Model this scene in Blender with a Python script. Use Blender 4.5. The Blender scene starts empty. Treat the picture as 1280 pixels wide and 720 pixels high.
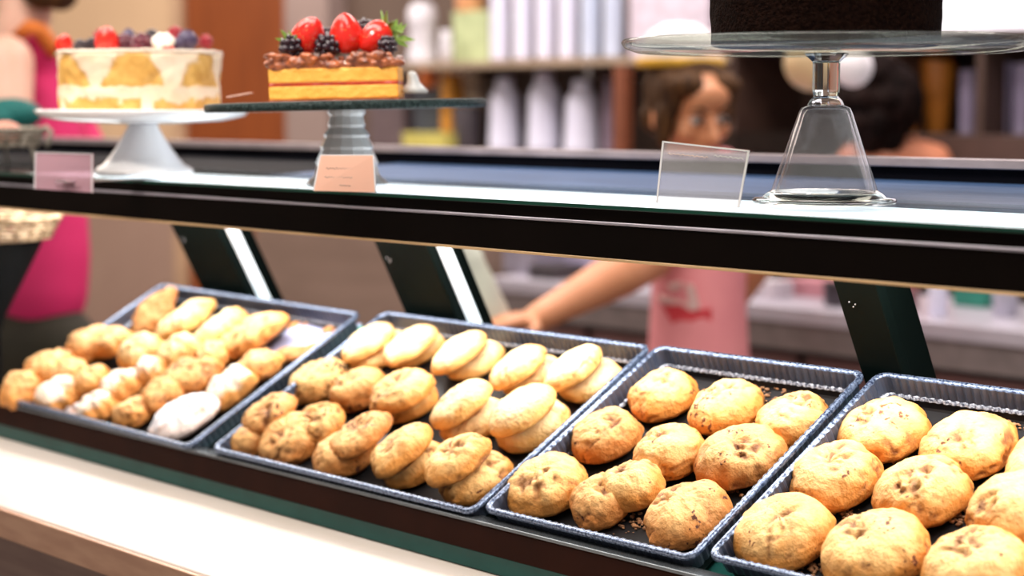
import bpy, bmesh, math, random
from mathutils import Vector, Matrix, noise, Euler
S = bpy.context.scene
COL = S.collection
rad = math.radians
random.seed(7)

# ------------------------------------------------------------------ camera frame
FP, HOR, PSI = 2200.0, 135.0, rad(43.8)
PIT = math.atan((360 - HOR) / FP)
CAM = Vector((0, 0, 1.30))
Fh = Vector((-math.cos(PSI), math.sin(PSI), 0)); RT = Vector((math.sin(PSI), math.cos(PSI), 0)); ZZ = Vector((0, 0, 1))
FW = Fh * math.cos(PIT) - ZZ * math.sin(PIT); UP = Fh * math.sin(PIT) + ZZ * math.cos(PIT)
def ray(x, y): return FW + RT * ((x - 640) / FP) + UP * ((360 - y) / FP)
def atd(x, y, d): return CAM + ray(x, y) * d           # at distance d
def aty(x, y, Y): r = ray(x, y); return CAM + r * (Y / r.y)   # on the plane y = Y
def atz(x, y, z0): r = ray(x, y); return CAM + r * ((z0 - CAM.z) / r.z)
TILT = rad(28)
TN = Vector((0, -math.sin(TILT), math.cos(TILT))); TS = Vector((0, math.cos(TILT), math.sin(TILT)))
TO = Vector((0, 1.128, .92))
def tray_uv(x, y, w):
    r = ray(x, y); P = CAM + r * (((TO + TN * w - CAM).dot(TN)) / r.dot(TN))
    return P, (P - CAM).dot(FW)

# ------------------------------------------------------------------ materials
MATS = {}
def mat(name, col, rough=.5, metal=0, noise_amt=0, scale=20, col2=None, bump=0, bscale=60, spec=.5, emit=None, es=1, trans=0, alpha=1, coat=0, sss=0, stretch=None):
    if name in MATS: return MATS[name]
    m = bpy.data.materials.new(name); m.use_nodes = True
    nt = m.node_tree; b = nt.nodes['Principled BSDF']
    b.inputs['Base Color'].default_value = (*col, 1); b.inputs['Roughness'].default_value = rough
    b.inputs['Metallic'].default_value = metal; b.inputs['Specular IOR Level'].default_value = spec
    b.inputs['Transmission Weight'].default_value = trans; b.inputs['Alpha'].default_value = alpha
    b.inputs['Coat Weight'].default_value = coat
    if sss:
        b.inputs['Subsurface Weight'].default_value = sss; b.inputs['Subsurface Radius'].default_value = (.02, .008, .004); b.inputs['Subsurface Scale'].default_value = .5
    if emit: b.inputs['Emission Color'].default_value = (*emit, 1); b.inputs['Emission Strength'].default_value = es
    tc = nt.nodes.new('ShaderNodeTexCoord'); src = tc.outputs['Object']
    if stretch:
        mp = nt.nodes.new('ShaderNodeMapping'); mp.inputs['Scale'].default_value = stretch
        nt.links.new(src, mp.inputs[0]); src = mp.outputs[0]
    c2 = col2 or tuple(c * .8 for c in col)
    n = nt.nodes.new('ShaderNodeTexNoise'); n.inputs['Scale'].default_value = scale; n.inputs['Detail'].default_value = 4
    nt.links.new(src, n.inputs['Vector'])
    r = nt.nodes.new('ShaderNodeValToRGB'); r.color_ramp.elements[0].position = .38; r.color_ramp.elements[1].position = .62
    r.color_ramp.elements[0].color = (*c2, 1); r.color_ramp.elements[1].color = (*col, 1)
    nt.links.new(n.outputs[0], r.inputs[0]); nt.links.new(r.outputs[0], b.inputs['Base Color'])
    if bump:
        n2 = nt.nodes.new('ShaderNodeTexNoise'); n2.inputs['Scale'].default_value = bscale; n2.inputs['Detail'].default_value = 5
        nt.links.new(src, n2.inputs['Vector'])
        bp = nt.nodes.new('ShaderNodeBump'); bp.inputs['Strength'].default_value = bump; bp.inputs['Distance'].default_value = .004
        nt.links.new(n2.outputs[0], bp.inputs['Height']); nt.links.new(bp.outputs[0], b.inputs['Normal'])
    MATS[name] = m
    return m

def ramp(nt, pts):
    r = nt.nodes.new('ShaderNodeValToRGB'); e = r.color_ramp.elements
    while len(e) < len(pts): e.new(.5)
    for k, (p, c) in enumerate(pts): e[k].position = p; e[k].color = (*c, 1)
    return r

def cookie_mat(name, pale, gold, brown, chip, chip_t, white=None):
    """baked dough: crown paler and foot browner, part baking, part painted top light, darker cracks and chips"""
    m = bpy.data.materials.new(name); m.use_nodes = True; nt = m.node_tree; b = nt.nodes['Principled BSDF']; L = nt.links.new
    tc = nt.nodes.new('ShaderNodeTexCoord'); oi = nt.nodes.new('ShaderNodeObjectInfo')
    off = nt.nodes.new('ShaderNodeVectorMath'); off.operation = 'MULTIPLY_ADD'
    L(oi.outputs['Random'], off.inputs[0]); off.inputs[1].default_value = (3, 5, 7); L(tc.outputs['Object'], off.inputs[2])
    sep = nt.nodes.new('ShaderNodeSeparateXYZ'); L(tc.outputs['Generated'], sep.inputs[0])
    n1 = nt.nodes.new('ShaderNodeTexNoise'); n1.inputs['Scale'].default_value = 45; n1.inputs['Detail'].default_value = 5; L(off.outputs[0], n1.inputs['Vector'])
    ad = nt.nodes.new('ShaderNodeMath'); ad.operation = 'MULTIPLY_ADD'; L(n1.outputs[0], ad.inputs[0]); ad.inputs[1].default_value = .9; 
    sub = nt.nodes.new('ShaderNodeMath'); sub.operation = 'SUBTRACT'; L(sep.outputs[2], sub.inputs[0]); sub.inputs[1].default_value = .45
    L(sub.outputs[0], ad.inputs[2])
    r1 = ramp(nt, [(.02, brown), (.26, gold), (.50, gold), (.95, pale)]); L(ad.outputs[0], r1.inputs[0])  # height ramp: baking tone plus bright top lighting put into the colour
    at = nt.nodes.new('ShaderNodeAttribute'); at.attribute_name = 'crack'
    mx = nt.nodes.new('ShaderNodeMixRGB'); L(at.outputs['Fac'], mx.inputs[0]); L(r1.outputs[0], mx.inputs[1]); mx.inputs[2].default_value = (*brown, 1)
    n2 = nt.nodes.new('ShaderNodeTexNoise'); n2.inputs['Scale'].default_value = 190; n2.inputs['Detail'].default_value = 2; L(off.outputs[0], n2.inputs['Vector'])
    n3 = nt.nodes.new('ShaderNodeTexNoise'); n3.inputs['Scale'].default_value = 28; n3.inputs['Detail'].default_value = 1; L(off.outputs[0], n3.inputs['Vector'])
    mu = nt.nodes.new('ShaderNodeMath'); mu.operation = 'MULTIPLY'; L(n2.outputs[0], mu.inputs[0]); L(n3.outputs[0], mu.inputs[1])
    r2 = ramp(nt, [(chip_t, (0, 0, 0)), (chip_t + .05, (1, 1, 1))]); L(mu.outputs[0], r2.inputs[0])
    mx2 = nt.nodes.new('ShaderNodeMixRGB'); L(r2.outputs[0], mx2.inputs[0]); L(mx.outputs[0], mx2.inputs[1]); mx2.inputs[2].default_value = (*chip, 1)
    last = mx2
    if white:
        r3 = ramp(nt, [(.62, (0, 0, 0)), (.85, (1, 1, 1))]); L(ad.outputs[0], r3.inputs[0])
        mx3 = nt.nodes.new('ShaderNodeMixRGB'); L(r3.outputs[0], mx3.inputs[0]); L(mx2.outputs[0], mx3.inputs[1]); mx3.inputs[2].default_value = (*white, 1); last = mx3
    L(last.outputs[0], b.inputs['Base Color']); b.inputs['Roughness'].default_value = .62; b.inputs['Specular IOR Level'].default_value = .3
    n4 = nt.nodes.new('ShaderNodeTexNoise'); n4.inputs['Scale'].default_value = 260; n4.inputs['Detail'].default_value = 4; L(off.outputs[0], n4.inputs['Vector'])
    bp = nt.nodes.new('ShaderNodeBump'); bp.inputs['Strength'].default_value = .8; bp.inputs['Distance'].default_value = .002
    L(n4.outputs[0], bp.inputs['Height']); L(bp.outputs[0], b.inputs['Normal'])
    return m

def glass_mat(name, tint=(1, 1, 1), refl=1.0, haze=0, grazing=.7, hcol=(.9, .88, .9)):
    """thin clear sheet: see-through with a Fresnel reflection"""
    m = bpy.data.materials.new(name); m.use_nodes = True; nt = m.node_tree; nt.nodes.clear(); L = nt.links.new
    o = nt.nodes.new('ShaderNodeOutputMaterial'); t = nt.nodes.new('ShaderNodeBsdfTransparent'); t.inputs[0].default_value = (*tint, 1)
    g = nt.nodes.new('ShaderNodeBsdfGlossy'); g.inputs['Roughness'].default_value = .03; g.inputs[0].default_value = (refl, refl, refl, 1)
    lw = nt.nodes.new('ShaderNodeLayerWeight'); lw.inputs[0].default_value = .5
    pw = nt.nodes.new('ShaderNodeMath'); pw.operation = 'POWER'; L(lw.outputs['Facing'], pw.inputs[0]); pw.inputs[1].default_value = 4
    f = nt.nodes.new('ShaderNodeMath'); f.operation = 'MULTIPLY_ADD'; L(pw.outputs[0], f.inputs[0]); f.inputs[1].default_value = grazing; f.inputs[2].default_value = .035
    x = nt.nodes.new('ShaderNodeMixShader'); L(f.outputs[0], x.inputs[0]); L(t.outputs[0], x.inputs[1]); L(g.outputs[0], x.inputs[2])
    last = x
    if haze:
        d = nt.nodes.new('ShaderNodeBsdfDiffuse'); d.inputs[0].default_value = (*hcol, 1)
        y = nt.nodes.new('ShaderNodeMixShader'); y.inputs[0].default_value = haze; L(x.outputs[0], y.inputs[1]); L(d.outputs[0], y.inputs[2]); last = y
    L(last.outputs[0], o.inputs[0])
    return m

# ------------------------------------------------------------------ mesh helpers
def obj(name, bm, m, parent=None, smooth=True, loc=None, rot=None, bevel=0, sub=0, autos=None):
    me = bpy.data.meshes.new(name); bmesh.ops.recalc_face_normals(bm, faces=bm.faces); bm.to_mesh(me); bm.free()
    for mm in (m if isinstance(m, (list, tuple)) else [m]): me.materials.append(mm)
    if smooth:
        for p in me.polygons: p.use_smooth = True
    o = bpy.data.objects.new(name, me); COL.objects.link(o)
    if parent: o.parent = parent
    if loc is not None: o.location = loc
    if rot is not None: o.rotation_euler = rot
    if bevel:
        md = o.modifiers.new('bevel', 'BEVEL'); md.width = bevel; md.segments = 3; md.limit_method = 'ANGLE'; md.angle_limit = rad(40)
        if smooth: md.harden_normals = True
    if sub:
        md = o.modifiers.new('sub', 'SUBSURF'); md.levels = sub; md.render_levels = sub
    return o
def tag(o, label=None, cat=None, group=None, kind=None):
    if label: o['label'] = label
    if cat: o['category'] = cat
    if group: o['group'] = group
    if kind: o['kind'] = kind
    return o
def thing(name, label, cat, loc=(0, 0, 0), rot=(0, 0, 0), group=None):
    o = bpy.data.objects.new(name, None); COL.objects.link(o); o.empty_display_size = .05
    o.location = loc; o.rotation_euler = rot
    return tag(o, label, cat, group)
def bx(bm, x0, x1, y0, y1, z0, z1, M=None):
    vs = [bm.verts.new((x, y, z)) for x in (x0, x1) for y in (y0, y1) for z in (z0, z1)]
    for f in ((0, 1, 3, 2), (4, 6, 7, 5), (0, 4, 5, 1), (2, 3, 7, 6), (0, 2, 6, 4), (1, 5, 7, 3)):
        bm.faces.new([vs[i] for i in f])
    if M is not None:
        for v in vs: v.co = M @ v.co
    return vs
def box(name, x0, x1, y0, y1, z0, z1, m, parent=None, bevel=.002, **k):
    bm = bmesh.new(); bx(bm, x0, x1, y0, y1, z0, z1)
    return obj(name, bm, m, parent, smooth=False, bevel=bevel, **k)
def lathe(bm, prof, seg=48, M=None, flute=0, nfl=0, cx=0, cy=0):
    rings = []
    for r, z in prof:
        ring = []
        for k in range(seg):
            a = 2 * math.pi * k / seg
            rr = r * (1 + flute * abs(math.sin(nfl * a / 2))) if nfl else r
            v = Vector((cx + rr * math.cos(a), cy + rr * math.sin(a), z))
            ring.append(bm.verts.new(M @ v if M is not None else v))
        rings.append(ring)
    for a, b in zip(rings, rings[1:]):
        for k in range(seg): bm.faces.new((a[k], a[(k + 1) % seg], b[(k + 1) % seg], b[k]))
    if prof[0][0] > 1e-5: bm.faces.new(list(reversed(rings[0])))
    if prof[-1][0] > 1e-5: bm.faces.new(rings[-1])
    return rings
def ell(bm, c, r, M3=None, u=20, v=14):
    M = Matrix.Translation(c) @ (M3.to_4x4() if M3 is not None else Matrix()) @ Matrix.Diagonal((*r, 1))
    bmesh.ops.create_uvsphere(bm, u_segments=u, v_segments=v, radius=1, matrix=M)
def limb(bm, pts, seg=14):
    """tapered closed tube through (point, radius) pairs with round ends"""
    for (a, ra), (b, rb) in zip(pts, pts[1:]):
        a, b = Vector(a), Vector(b); d = (b - a); L = d.length
        if L < 1e-6: continue
        q = d.to_track_quat('Z', 'Y').to_matrix().to_4x4(); q.translation = a
        lathe(bm, [(0.001, 0), (ra, 0), (rb, L), (0.001, L)], seg, q)
    for a, ra in pts: ell(bm, Vector(a), (ra,) * 3, u=seg, v=10)
def tube(bm, pts, r, seg=8):
    pts = [Vector(p) for p in pts]; rings = []
    for i, p in enumerate(pts):
        d = (pts[min(i + 1, len(pts) - 1)] - pts[max(i - 1, 0)]).normalized()
        q = d.to_track_quat('Z', 'Y').to_matrix()
        rr = r[i] if isinstance(r, (list, tuple)) else r
        rings.append([bm.verts.new(p + q @ Vector((rr * math.cos(2 * math.pi * k / seg), rr * math.sin(2 * math.pi * k / seg), 0))) for k in range(seg)])
    for a, b in zip(rings, rings[1:]):
        for k in range(seg): bm.faces.new((a[k], a[(k + 1) % seg], b[(k + 1) % seg], b[k]))
    bm.faces.new(list(reversed(rings[0]))); bm.faces.new(rings[-1])
def melt(name, bm, m, parent, voxel=.006, smooth=6, **k):
    """one continuous skin over the shapes collected in bm"""
    o = obj(name, bm, m, parent, **k)
    r = o.modifiers.new('remesh', 'REMESH'); r.mode = 'VOXEL'; r.voxel_size = voxel; r.use_smooth_shade = True
    s = o.modifiers.new('smooth', 'SMOOTH'); s.factor = .5; s.iterations = smooth
    return o
def fbm(p, o=4): return noise.fractal(p, 1.0, 2.0, o)

# ------------------------------------------------------------------ palette
black_rail = mat('espresso rail', (.004, .0022, .0016), .5, spec=.04)
black_post = mat('black post paint', (.0015, .004, .0035), .6, spec=.05)
brown_rail = mat('dark brown rail', (.020, .005, .0025), .5, spec=.04)
teal_edge = mat('teal glass edge', (.010, .075, .066), .3, spec=.2)
teal_deck = mat('teal deck', (.06, .33, .29), .2)
steel = mat('brushed steel', (.62, .60, .62), .3, 1)
tan_strip = mat('tan edging', (.62, .40, .20), .4)
blue_panel = mat('slate blue panel', (.075, .14, .29), .35, col2=(.045, .09, .20), scale=6, stretch=(1, 22, 1), spec=.12)
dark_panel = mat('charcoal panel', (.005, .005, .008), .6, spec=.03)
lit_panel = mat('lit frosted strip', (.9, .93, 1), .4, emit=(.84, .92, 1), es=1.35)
led = mat('led tube', (1, 1, 1), .4, emit=(.80, .92, 1), es=1.1)
white_top = mat('white counter laminate', (.66, .59, .54), .35, col2=(.61, .54, .48), scale=5, stretch=(1, 5, 1))
tan_edge = mat('tan counter edge', (.50, .29, .19), .45, col2=(.42, .23, .15), scale=14, stretch=(1, 6, 6))
counter_panel = mat('taupe wood panel', (.26, .17, .14), .5, col2=(.21, .13, .11), scale=9, stretch=(1, 1, 12))
shelf_glass = glass_mat('shelf glass', (.97, .99, .98), .9, grazing=.22)
plate_glass = mat('clear glass', (.88, .92, .90), .02, trans=1, col2=(.88, .92, .90), spec=.4); plate_glass.node_tree.nodes['Principled BSDF'].inputs['IOR'].default_value = 1.45
thin_glass = glass_mat('thin blown glass', (.95, .93, .93), 1, .06)
plate_thin = glass_mat('clear plate glass', (.74, .76, .71), .8, .03, grazing=.40)
green_edge = mat('green glass edge', (.004, .05, .03), .3, spec=.2)
porcelain = mat('white porcelain', (.88, .87, .89), .18, coat=.4, col2=(.85, .84, .87))
slate = mat('black slate', (.006, .016, .015), .4, bump=.6, bscale=300, col2=(.03, .05, .05), scale=240, spec=.2)
slate_top = mat('pale slate board top', (.42, .40, .38), .35)
tray_black = mat('black tray plastic', (.062, .075, .110), .32, spec=.5, col2=(.045, .055, .085))
tray_floor = mat('tray floor', (.012, .011, .012), .45, spec=.25)
tray_rim = mat('tray rim', (.20, .25, .36), .25, .5, col2=(.015, .025, .06), scale=420)  # pale noise flecks paint highlights onto the dark navy rim
tray_bead = mat('tray bead', (.40, .42, .48), .25, .3, col2=(.05, .055, .08), scale=400)
tray_blue = mat('tray side rim', (.035, .08, .19), .25, .4)

# ------------------------------------------------------------------ the room
def struct(o, kind='structure'): o['kind'] = kind; return o
WY = 4.4
wall_m = mat('beige wall paint', (.60, .42, .27), .8, col2=(.56, .39, .25), scale=1.5)
wallg_m = mat('mauve wall paint', (.34, .25, .23), .8, scale=2)
struct(box('floor', -11, 2.5, -2.5, WY, -.05, 0, mat('floor tiles', (.30, .24, .21), .4), bevel=0))
struct(box('ceiling', -11, 2.5, -2.5, WY, 2.9, 2.95, mat('ceiling paint', (.75, .72, .68), .8), bevel=0))
struct(box('wall_back', -11, 2.5, WY, WY + .1, 0, 2.9, wall_m, bevel=0))
struct(box('wall_left', -11.1, -11, -2.5, WY, 0, 2.9, wall_m, bevel=0))
def X(px, Y=WY, py=100): return aty(px, py, Y).x
def Zy(py, Y, px=640): return aty(px, py, Y).z
wood = mat('reddish brown door wood', (.26, .062, .012), .45, col2=(.19, .042, .008), scale=5, stretch=(9, 9, .6))
d = box('door_1', X(247), X(384), WY - .06, WY - .003, .01, 2.2, wood, bevel=.004); struct(d)
bm = bmesh.new()
for x0, x1 in ((X(247) - .09, X(247)), (X(384), X(384) + .02)): bx(bm, x0, x1, WY - .08, WY - .003, 0, 2.29)
bx(bm, X(247) - .09, X(384) + .02, WY - .08, WY - .003, 2.2, 2.29)
obj('door_frame', bm, mat('door frame paint', (.52, .34, .22), .6), d, smooth=False)
bm = bmesh.new(); ell(bm, Vector((X(262), WY - .1, 1.0)), (.03, .03, .03)); tube(bm, [(X(262), WY - .1, 1), (X(262), WY - .05, 1)], .012); obj('door_knob', bm, steel, d)
struct(box('trim_1', X(386), X(440), WY - .12, WY, 0, 2.9, wallg_m))
struct(box('wall_right', X(440), 2.5, WY - .03, WY - .001, 0, 2.9, mat('brown wall paint', (.13, .085, .065), .7, scale=2), bevel=0))

# low partition left of the rear island
struct(box('wall_low', aty(318, 340, 3.3).x, aty(600, 340, 3.3).x, 3.3, 3.42, 0, 1.04, mat('taupe partition', (.30, .205, .165), .7, col2=(.25, .17, .135), scale=3, stretch=(1, 1, 6))))

# ------------------------------------------------------------------ rear island worktop
isl = thing('service_island', 'long stainless worktop with mauve brown cupboards behind the worker', 'counter', (-1.6, 3.2, 0))
def kid(o, p):
    """parent a mesh that is laid out in world space"""
    o.parent = p; o.matrix_parent_inverse = p.matrix_basis.inverted() if p.parent is None else Matrix(); return o
IX0, IX1 = aty(604, 350, 3.2).x + .02, 0.4
m_cup = mat('mauve brown cupboard', (.14, .065, .062), .45, col2=(.12, .055, .052))
kid(box('worktop', IX0, IX1, 3.2, 3.66, .815, .85, mat('pale steel worktop', (.60, .57, .66), .35, .3, col2=(.50, .47, .55), scale=3)), isl)
kid(box('apron_band', IX0, IX1, 3.215, 3.23, .75, .815, mat('grey steel band', (.24, .20, .20), .4)), isl)
kid(box('carcass', IX0 + .01, IX1, 3.25, 3.64, .1, .81, mat('dark carcass', (.02, .014, .014), .5)), isl)
kid(box('plinth', IX0 + .03, IX1, 3.29, 3.6, 0, .1, mat('dark carcass', (.02, .014, .014))), isl)
x = IX0 + .02
while x < IX1 - .3:
    dr = kid(box('door', x, x + .31, 3.228, 3.25, .12, .735, m_cup, bevel=.003), isl)
    kid(box('handle', x + .27, x + .282, 3.205, 3.228, .56, .68, steel), dr)
    x += .335

# ------------------------------------------------------------------ customer-side counter
cnt = thing('front_counter', 'long white topped counter ledge with tan edge and taupe panel before the case', 'counter', (-1.4, 1.0, 0))
kid(box('countertop', -2.32, 1.2, .925, 1.60, .822, .858, [white_top], bevel=.003), cnt)
kid(box('edge_band', -2.32, 1.2, .919, .925, .824, .856, tan_edge, bevel=.001), cnt)
kid(box('front_panel', -2.32, 1.2, .95, .97, .08, .822, counter_panel), cnt)
kid(box('plinth', -2.32, 1.2, 1.0, 1.58, 0, .08, dark_panel), cnt)
kid(box('carcass', -2.31, 1.19, .97, 1.58, .08, .822, counter_panel), cnt)

# ------------------------------------------------------------------ the display case
case = thing('display_case', 'black framed pastry display case with glass top shelf and slanted tray deck', 'display case', (-1.4, 1.128, .858))
CX0, CX1 = -3.3, .5
def cb(*a, **k): return kid(box(*a, **k), case)
cb('front_rail', -2.32, CX1, 1.118, 1.135, .877, .905, brown_rail)
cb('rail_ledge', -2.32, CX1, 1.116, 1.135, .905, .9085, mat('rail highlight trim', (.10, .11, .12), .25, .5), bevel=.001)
cb('glass_edge', -2.32, CX1, 1.121, 1.135, .859, .877, teal_edge, bevel=.001)
# slanted deck (teal) under the trays
bm = bmesh.new()
MD = Matrix.Translation(TO - TN * .038) @ Matrix.Rotation(TILT, 4, 'X')
bx(bm, -2.150, CX1, -.012, .292, -.006, 0, MD); cb_ = kid(obj('tray_deck', bm, teal_deck, smooth=False, bevel=.001), case)
# side cheeks and back below the deck
for x0, x1 in ((-2.15, -2.135), (CX1 - .02, CX1)):
    bm = bmesh.new()
    prof = [(1.137, .859), (1.42, .859), (1.42, 1.0), (1.40, 1.02), (1.145, .884)]
    A = [bm.verts.new((x0, y, z)) for y, z in prof]; B = [bm.verts.new((x1, y, z)) for y, z in prof]
    bm.faces.new(A); bm.faces.new(B)
    for k in range(len(prof)): bm.faces.new((A[k], A[(k + 1) % len(prof)], B[(k + 1) % len(prof)], B[k]))
    kid(obj('side_cheek', bm, black_rail, smooth=False, bevel=.001), case)
cb('back_panel', -2.135, CX1, 1.40, 1.415, .859, 1.0, black_rail)
# header beam: main body, stepped upper strip, bright ledge, warm lower lip
cb('header_beam', CX0, CX1, 1.128, 1.165, 1.1685, 1.1975, black_rail, bevel=.002)
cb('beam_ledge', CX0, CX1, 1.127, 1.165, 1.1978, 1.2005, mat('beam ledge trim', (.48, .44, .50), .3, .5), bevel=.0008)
cb('upper_strip', CX0, CX1, 1.1295, 1.165, 1.2005, 1.2115, black_rail, bevel=.001)
cb('beam_lip', CX0, CX1, 1.1275, 1.16, 1.166, 1.1685, tan_strip, bevel=.0005)
# shelf: lit strip, sloping blue panels, glass sheet, rear bar
cb('strip_end_panel', CX0, -2.20, 1.166, 1.325, 1.202, 1.2105, dark_panel, bevel=.001)
cb('support_leg', -3.28, -3.24, 1.30, 1.34, 0, 1.2, black_post)
cb('support_leg', .44, .48, 1.50, 1.54, 0, 1.2, black_post)
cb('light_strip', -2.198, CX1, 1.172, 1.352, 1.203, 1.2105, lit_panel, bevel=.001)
cb('strip_kerb', CX0, CX1, 1.166, 1.174, 1.202, 1.209, dark_panel, bevel=.001)
for nm, x0, x1, mm in (('dark_panel', CX0, -1.90, dark_panel), ('blue_panel', -1.898, CX1, blue_panel)):  # near-black left segment paints in a dark reflection on the shelf
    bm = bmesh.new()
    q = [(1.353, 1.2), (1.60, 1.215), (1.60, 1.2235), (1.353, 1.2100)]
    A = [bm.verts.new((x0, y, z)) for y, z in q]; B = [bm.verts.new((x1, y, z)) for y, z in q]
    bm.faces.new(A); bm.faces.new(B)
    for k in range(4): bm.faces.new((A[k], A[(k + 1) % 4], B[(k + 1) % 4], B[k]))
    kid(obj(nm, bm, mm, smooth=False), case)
bm = bmesh.new(); bx(bm, CX0, CX1, 1.1285, 1.40, 1.2120, 1.2148)
kid(obj('shelf_glass', bm, shelf_glass, smooth=False), case)
cb('shelf_glass_edge', CX0, CX1, 1.1265, 1.1285, 1.2118, 1.215, green_edge, bevel=0)
cb('rear_bar', CX0, CX1, 1.595, 1.625, 1.238, 1.2475, mat('rear bar metal', (.50, .42, .44), .3, .5), bevel=.001)
cb('rear_bar_base', CX0, CX1, 1.601, 1.62, 1.14, 1.238, dark_panel, bevel=.001)
# slanted posts
def post(x0, x1, lit):
    M = Matrix.Translation(TO + TS * .288) @ Matrix.Rotation(TILT, 4, 'X')
    bm = bmesh.new(); bx(bm, x0, x1, 0, .014, -.06, .133, M); bx(bm, x0 + .008, x1 - .002, .014, .05, -.06, .133, M)
    p = kid(obj('post', bm, black_post, smooth=False, bevel=.0015), case)
    if lit:
        bm = bmesh.new(); bx(bm, x1 + .001, x1 + .013, .012, .024, -.055, .130, M); kid(obj('light_tube', bm, led, smooth=False, bevel=.002), p)
        bm = bmesh.new(); bx(bm, x1 - .001, x1 + .014, .025, .032, -.055, .130, M); kid(obj('light_channel', bm, black_post, smooth=False), p)
    bm = bmesh.new()
    for du, dw in ((.012, .075), (.018, .073), (.015, .070)):
        ell(bm, M @ Vector((x0 + du, -.0005, dw)), (.0008, .0006, .0008), u=8, v=6)
    kid(obj('screw', bm, steel), p)
post(-2.075, -1.965, True); post(-1.633, -1.538, True); post(-.965, -.918, False); post(-.25, -.20, False)
# led tubes hidden behind the header beam
for k in range(4):
    x0 = -2.19 + k * .67
    t_ = cb('under_shelf_light', x0, x0 + .64, 1.19, 1.215, 1.185, 1.200, led, bevel=.002)

# ------------------------------------------------------------------ trays
def tray(name, label, x0, x1, v0, v1, rot=0, paper=None, wall=.030):
    """rectangular tub with fluted walls; origin at the front-left rim corner, z = rim plane"""
    t = thing(name, label, 'tray', TO + TS * v0 + Vector((x0, 0, 0)), (0, 0, 0), 'black trays of baked goods in the case')
    t.rotation_euler = (Matrix.Rotation(TILT, 3, 'X') @ Matrix.Rotation(rot, 3, 'Z')).to_euler()
    W, D = x1 - x0, v1 - v0
    def loop(inset, rc=.012, fl=0.0, step=.0022, per=.0085):
        pts = []
        a, b, c, d = inset, W - inset, inset, D - inset; r = max(rc - inset * .3, .004)
        segs = [((a + r, c), (b - r, c), (0, 1)), ((b, c + r), (b, d - r), (-1, 0)), ((b - r, d), (a + r, d), (0, -1)), ((a, d - r), (a, c + r), (1, 0))]
        cent = [(b - r, c + r, -90), (b - r, d - r, 0), (a + r, d - r, 90), (a + r, c + r, 180)]
        for (p, q, nn), (cx, cy, a0) in zip(segs, cent):
            L = math.dist(p, q); n = int(round((W - .03 if nn[0] == 0 else D - .03) / step))
            for k in range(n):
                f = k / n; s = f * (W - .03 if nn[0] == 0 else D - .03)
                o = fl * (.5 - .5 * math.cos(2 * math.pi * s / per))
                pts.append((p[0] + (q[0] - p[0]) * f + nn[0] * o, p[1] + (q[1] - p[1]) * f + nn[1] * o))
            for k in range(5):
                an = rad(a0 + 90 * k / 5); pts.append((cx + r * math.cos(an), cy + r * math.sin(an)))
        return pts
    def rings(spec):
        bm = bmesh.new(); prev = None; first = None
        for ins, z, fl in spec:
            ring = [bm.verts.new((x, y, z)) for x, y in loop(ins, fl=fl)]
            if prev: 
                n = len(ring)
                for k in range(n): bm.faces.new((prev[k], prev[(k + 1) % n], ring[(k + 1) % n], ring[k]))
            prev = ring; first = first or ring
        return bm, first, prev
    bm, f, l = rings([(.003, -.0015, .0), (.0032, -wall * .5, .0006), (.0040, -wall - .003, .0006), (.0070, -wall - .004, 0)])
    # outer shell closed by inner shell
    bm.free()
    zb_ = -wall * .66
    bm, f, l = rings([(.0045, -.0008, .0012), (.0050, -wall * .4, .0018), (.0058, zb_, .0018), (.0085, zb_ - .0008, .0)])
    nf = len(bm.faces)
    bm2, f, l = rings([(.0085, zb_ - .0008, 0), (.0095, -wall + .002, 0), (.0110, -wall, 0)])
    bm2.faces.new(l)
    obj('floor_pan', bm2, tray_floor, t, smooth=False)
    b = obj('tub', bm, tray_black, t, smooth=False)
    so = b.modifiers.new('solid', 'SOLIDIFY'); so.thickness = .0012; so.offset = -1
    bm, f, l = rings([(.0, -.0040, 0), (.0, .0, 0), (.0015, .0008, 0), (.0040, .0006, .0010), (.0052, -.0012, .0015)])
    obj('rim', bm, tray_rim, t, smooth=True)
    bm, f, l = rings([(.0062, zb_ + .0022, .0014), (.0078, zb_ + .0016, .0014), (.0092, zb_ - .0010, .0014)])
    obj('bead', bm, tray_bead, t, smooth=True)
    return t
tray('food_tray', 'leftmost black tray piled with small scones', -2.160, -1.700, -.012, .278, rad(-.8))
tray('food_tray', 'wide black tray of stacked pale cookies, second from the left', -1.662, -1.222, -.012, .281)
tray('food_tray', 'black tray of nine craggy cookies, second from the right', -1.216, -.953, -.004, .283)
tray('food_tray', 'rightmost black tray with the largest round cookies', -.943, -.640, .004, .286)

# ------------------------------------------------------------------ baked goods
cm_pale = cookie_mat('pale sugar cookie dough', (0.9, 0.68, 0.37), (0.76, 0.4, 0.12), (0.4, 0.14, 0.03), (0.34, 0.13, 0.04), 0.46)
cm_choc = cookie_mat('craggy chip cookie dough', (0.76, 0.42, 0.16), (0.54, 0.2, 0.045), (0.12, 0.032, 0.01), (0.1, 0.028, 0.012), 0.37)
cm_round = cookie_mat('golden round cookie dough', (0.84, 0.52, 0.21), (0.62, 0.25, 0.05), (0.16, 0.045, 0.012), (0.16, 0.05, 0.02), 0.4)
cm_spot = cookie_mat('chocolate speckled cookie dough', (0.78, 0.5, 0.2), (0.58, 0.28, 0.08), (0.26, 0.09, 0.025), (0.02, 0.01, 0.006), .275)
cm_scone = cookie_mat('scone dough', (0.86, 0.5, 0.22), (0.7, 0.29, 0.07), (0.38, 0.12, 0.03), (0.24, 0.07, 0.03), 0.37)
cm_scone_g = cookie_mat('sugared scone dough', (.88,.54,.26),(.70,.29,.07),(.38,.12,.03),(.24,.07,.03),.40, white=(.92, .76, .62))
cm_glaze = cookie_mat('white glazed pastry', (.90, .84, .84), (.86, .70, .64), (.70, .34, .18), (.80, .70, .68), .6, white=(.90, .87, .90))
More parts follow.
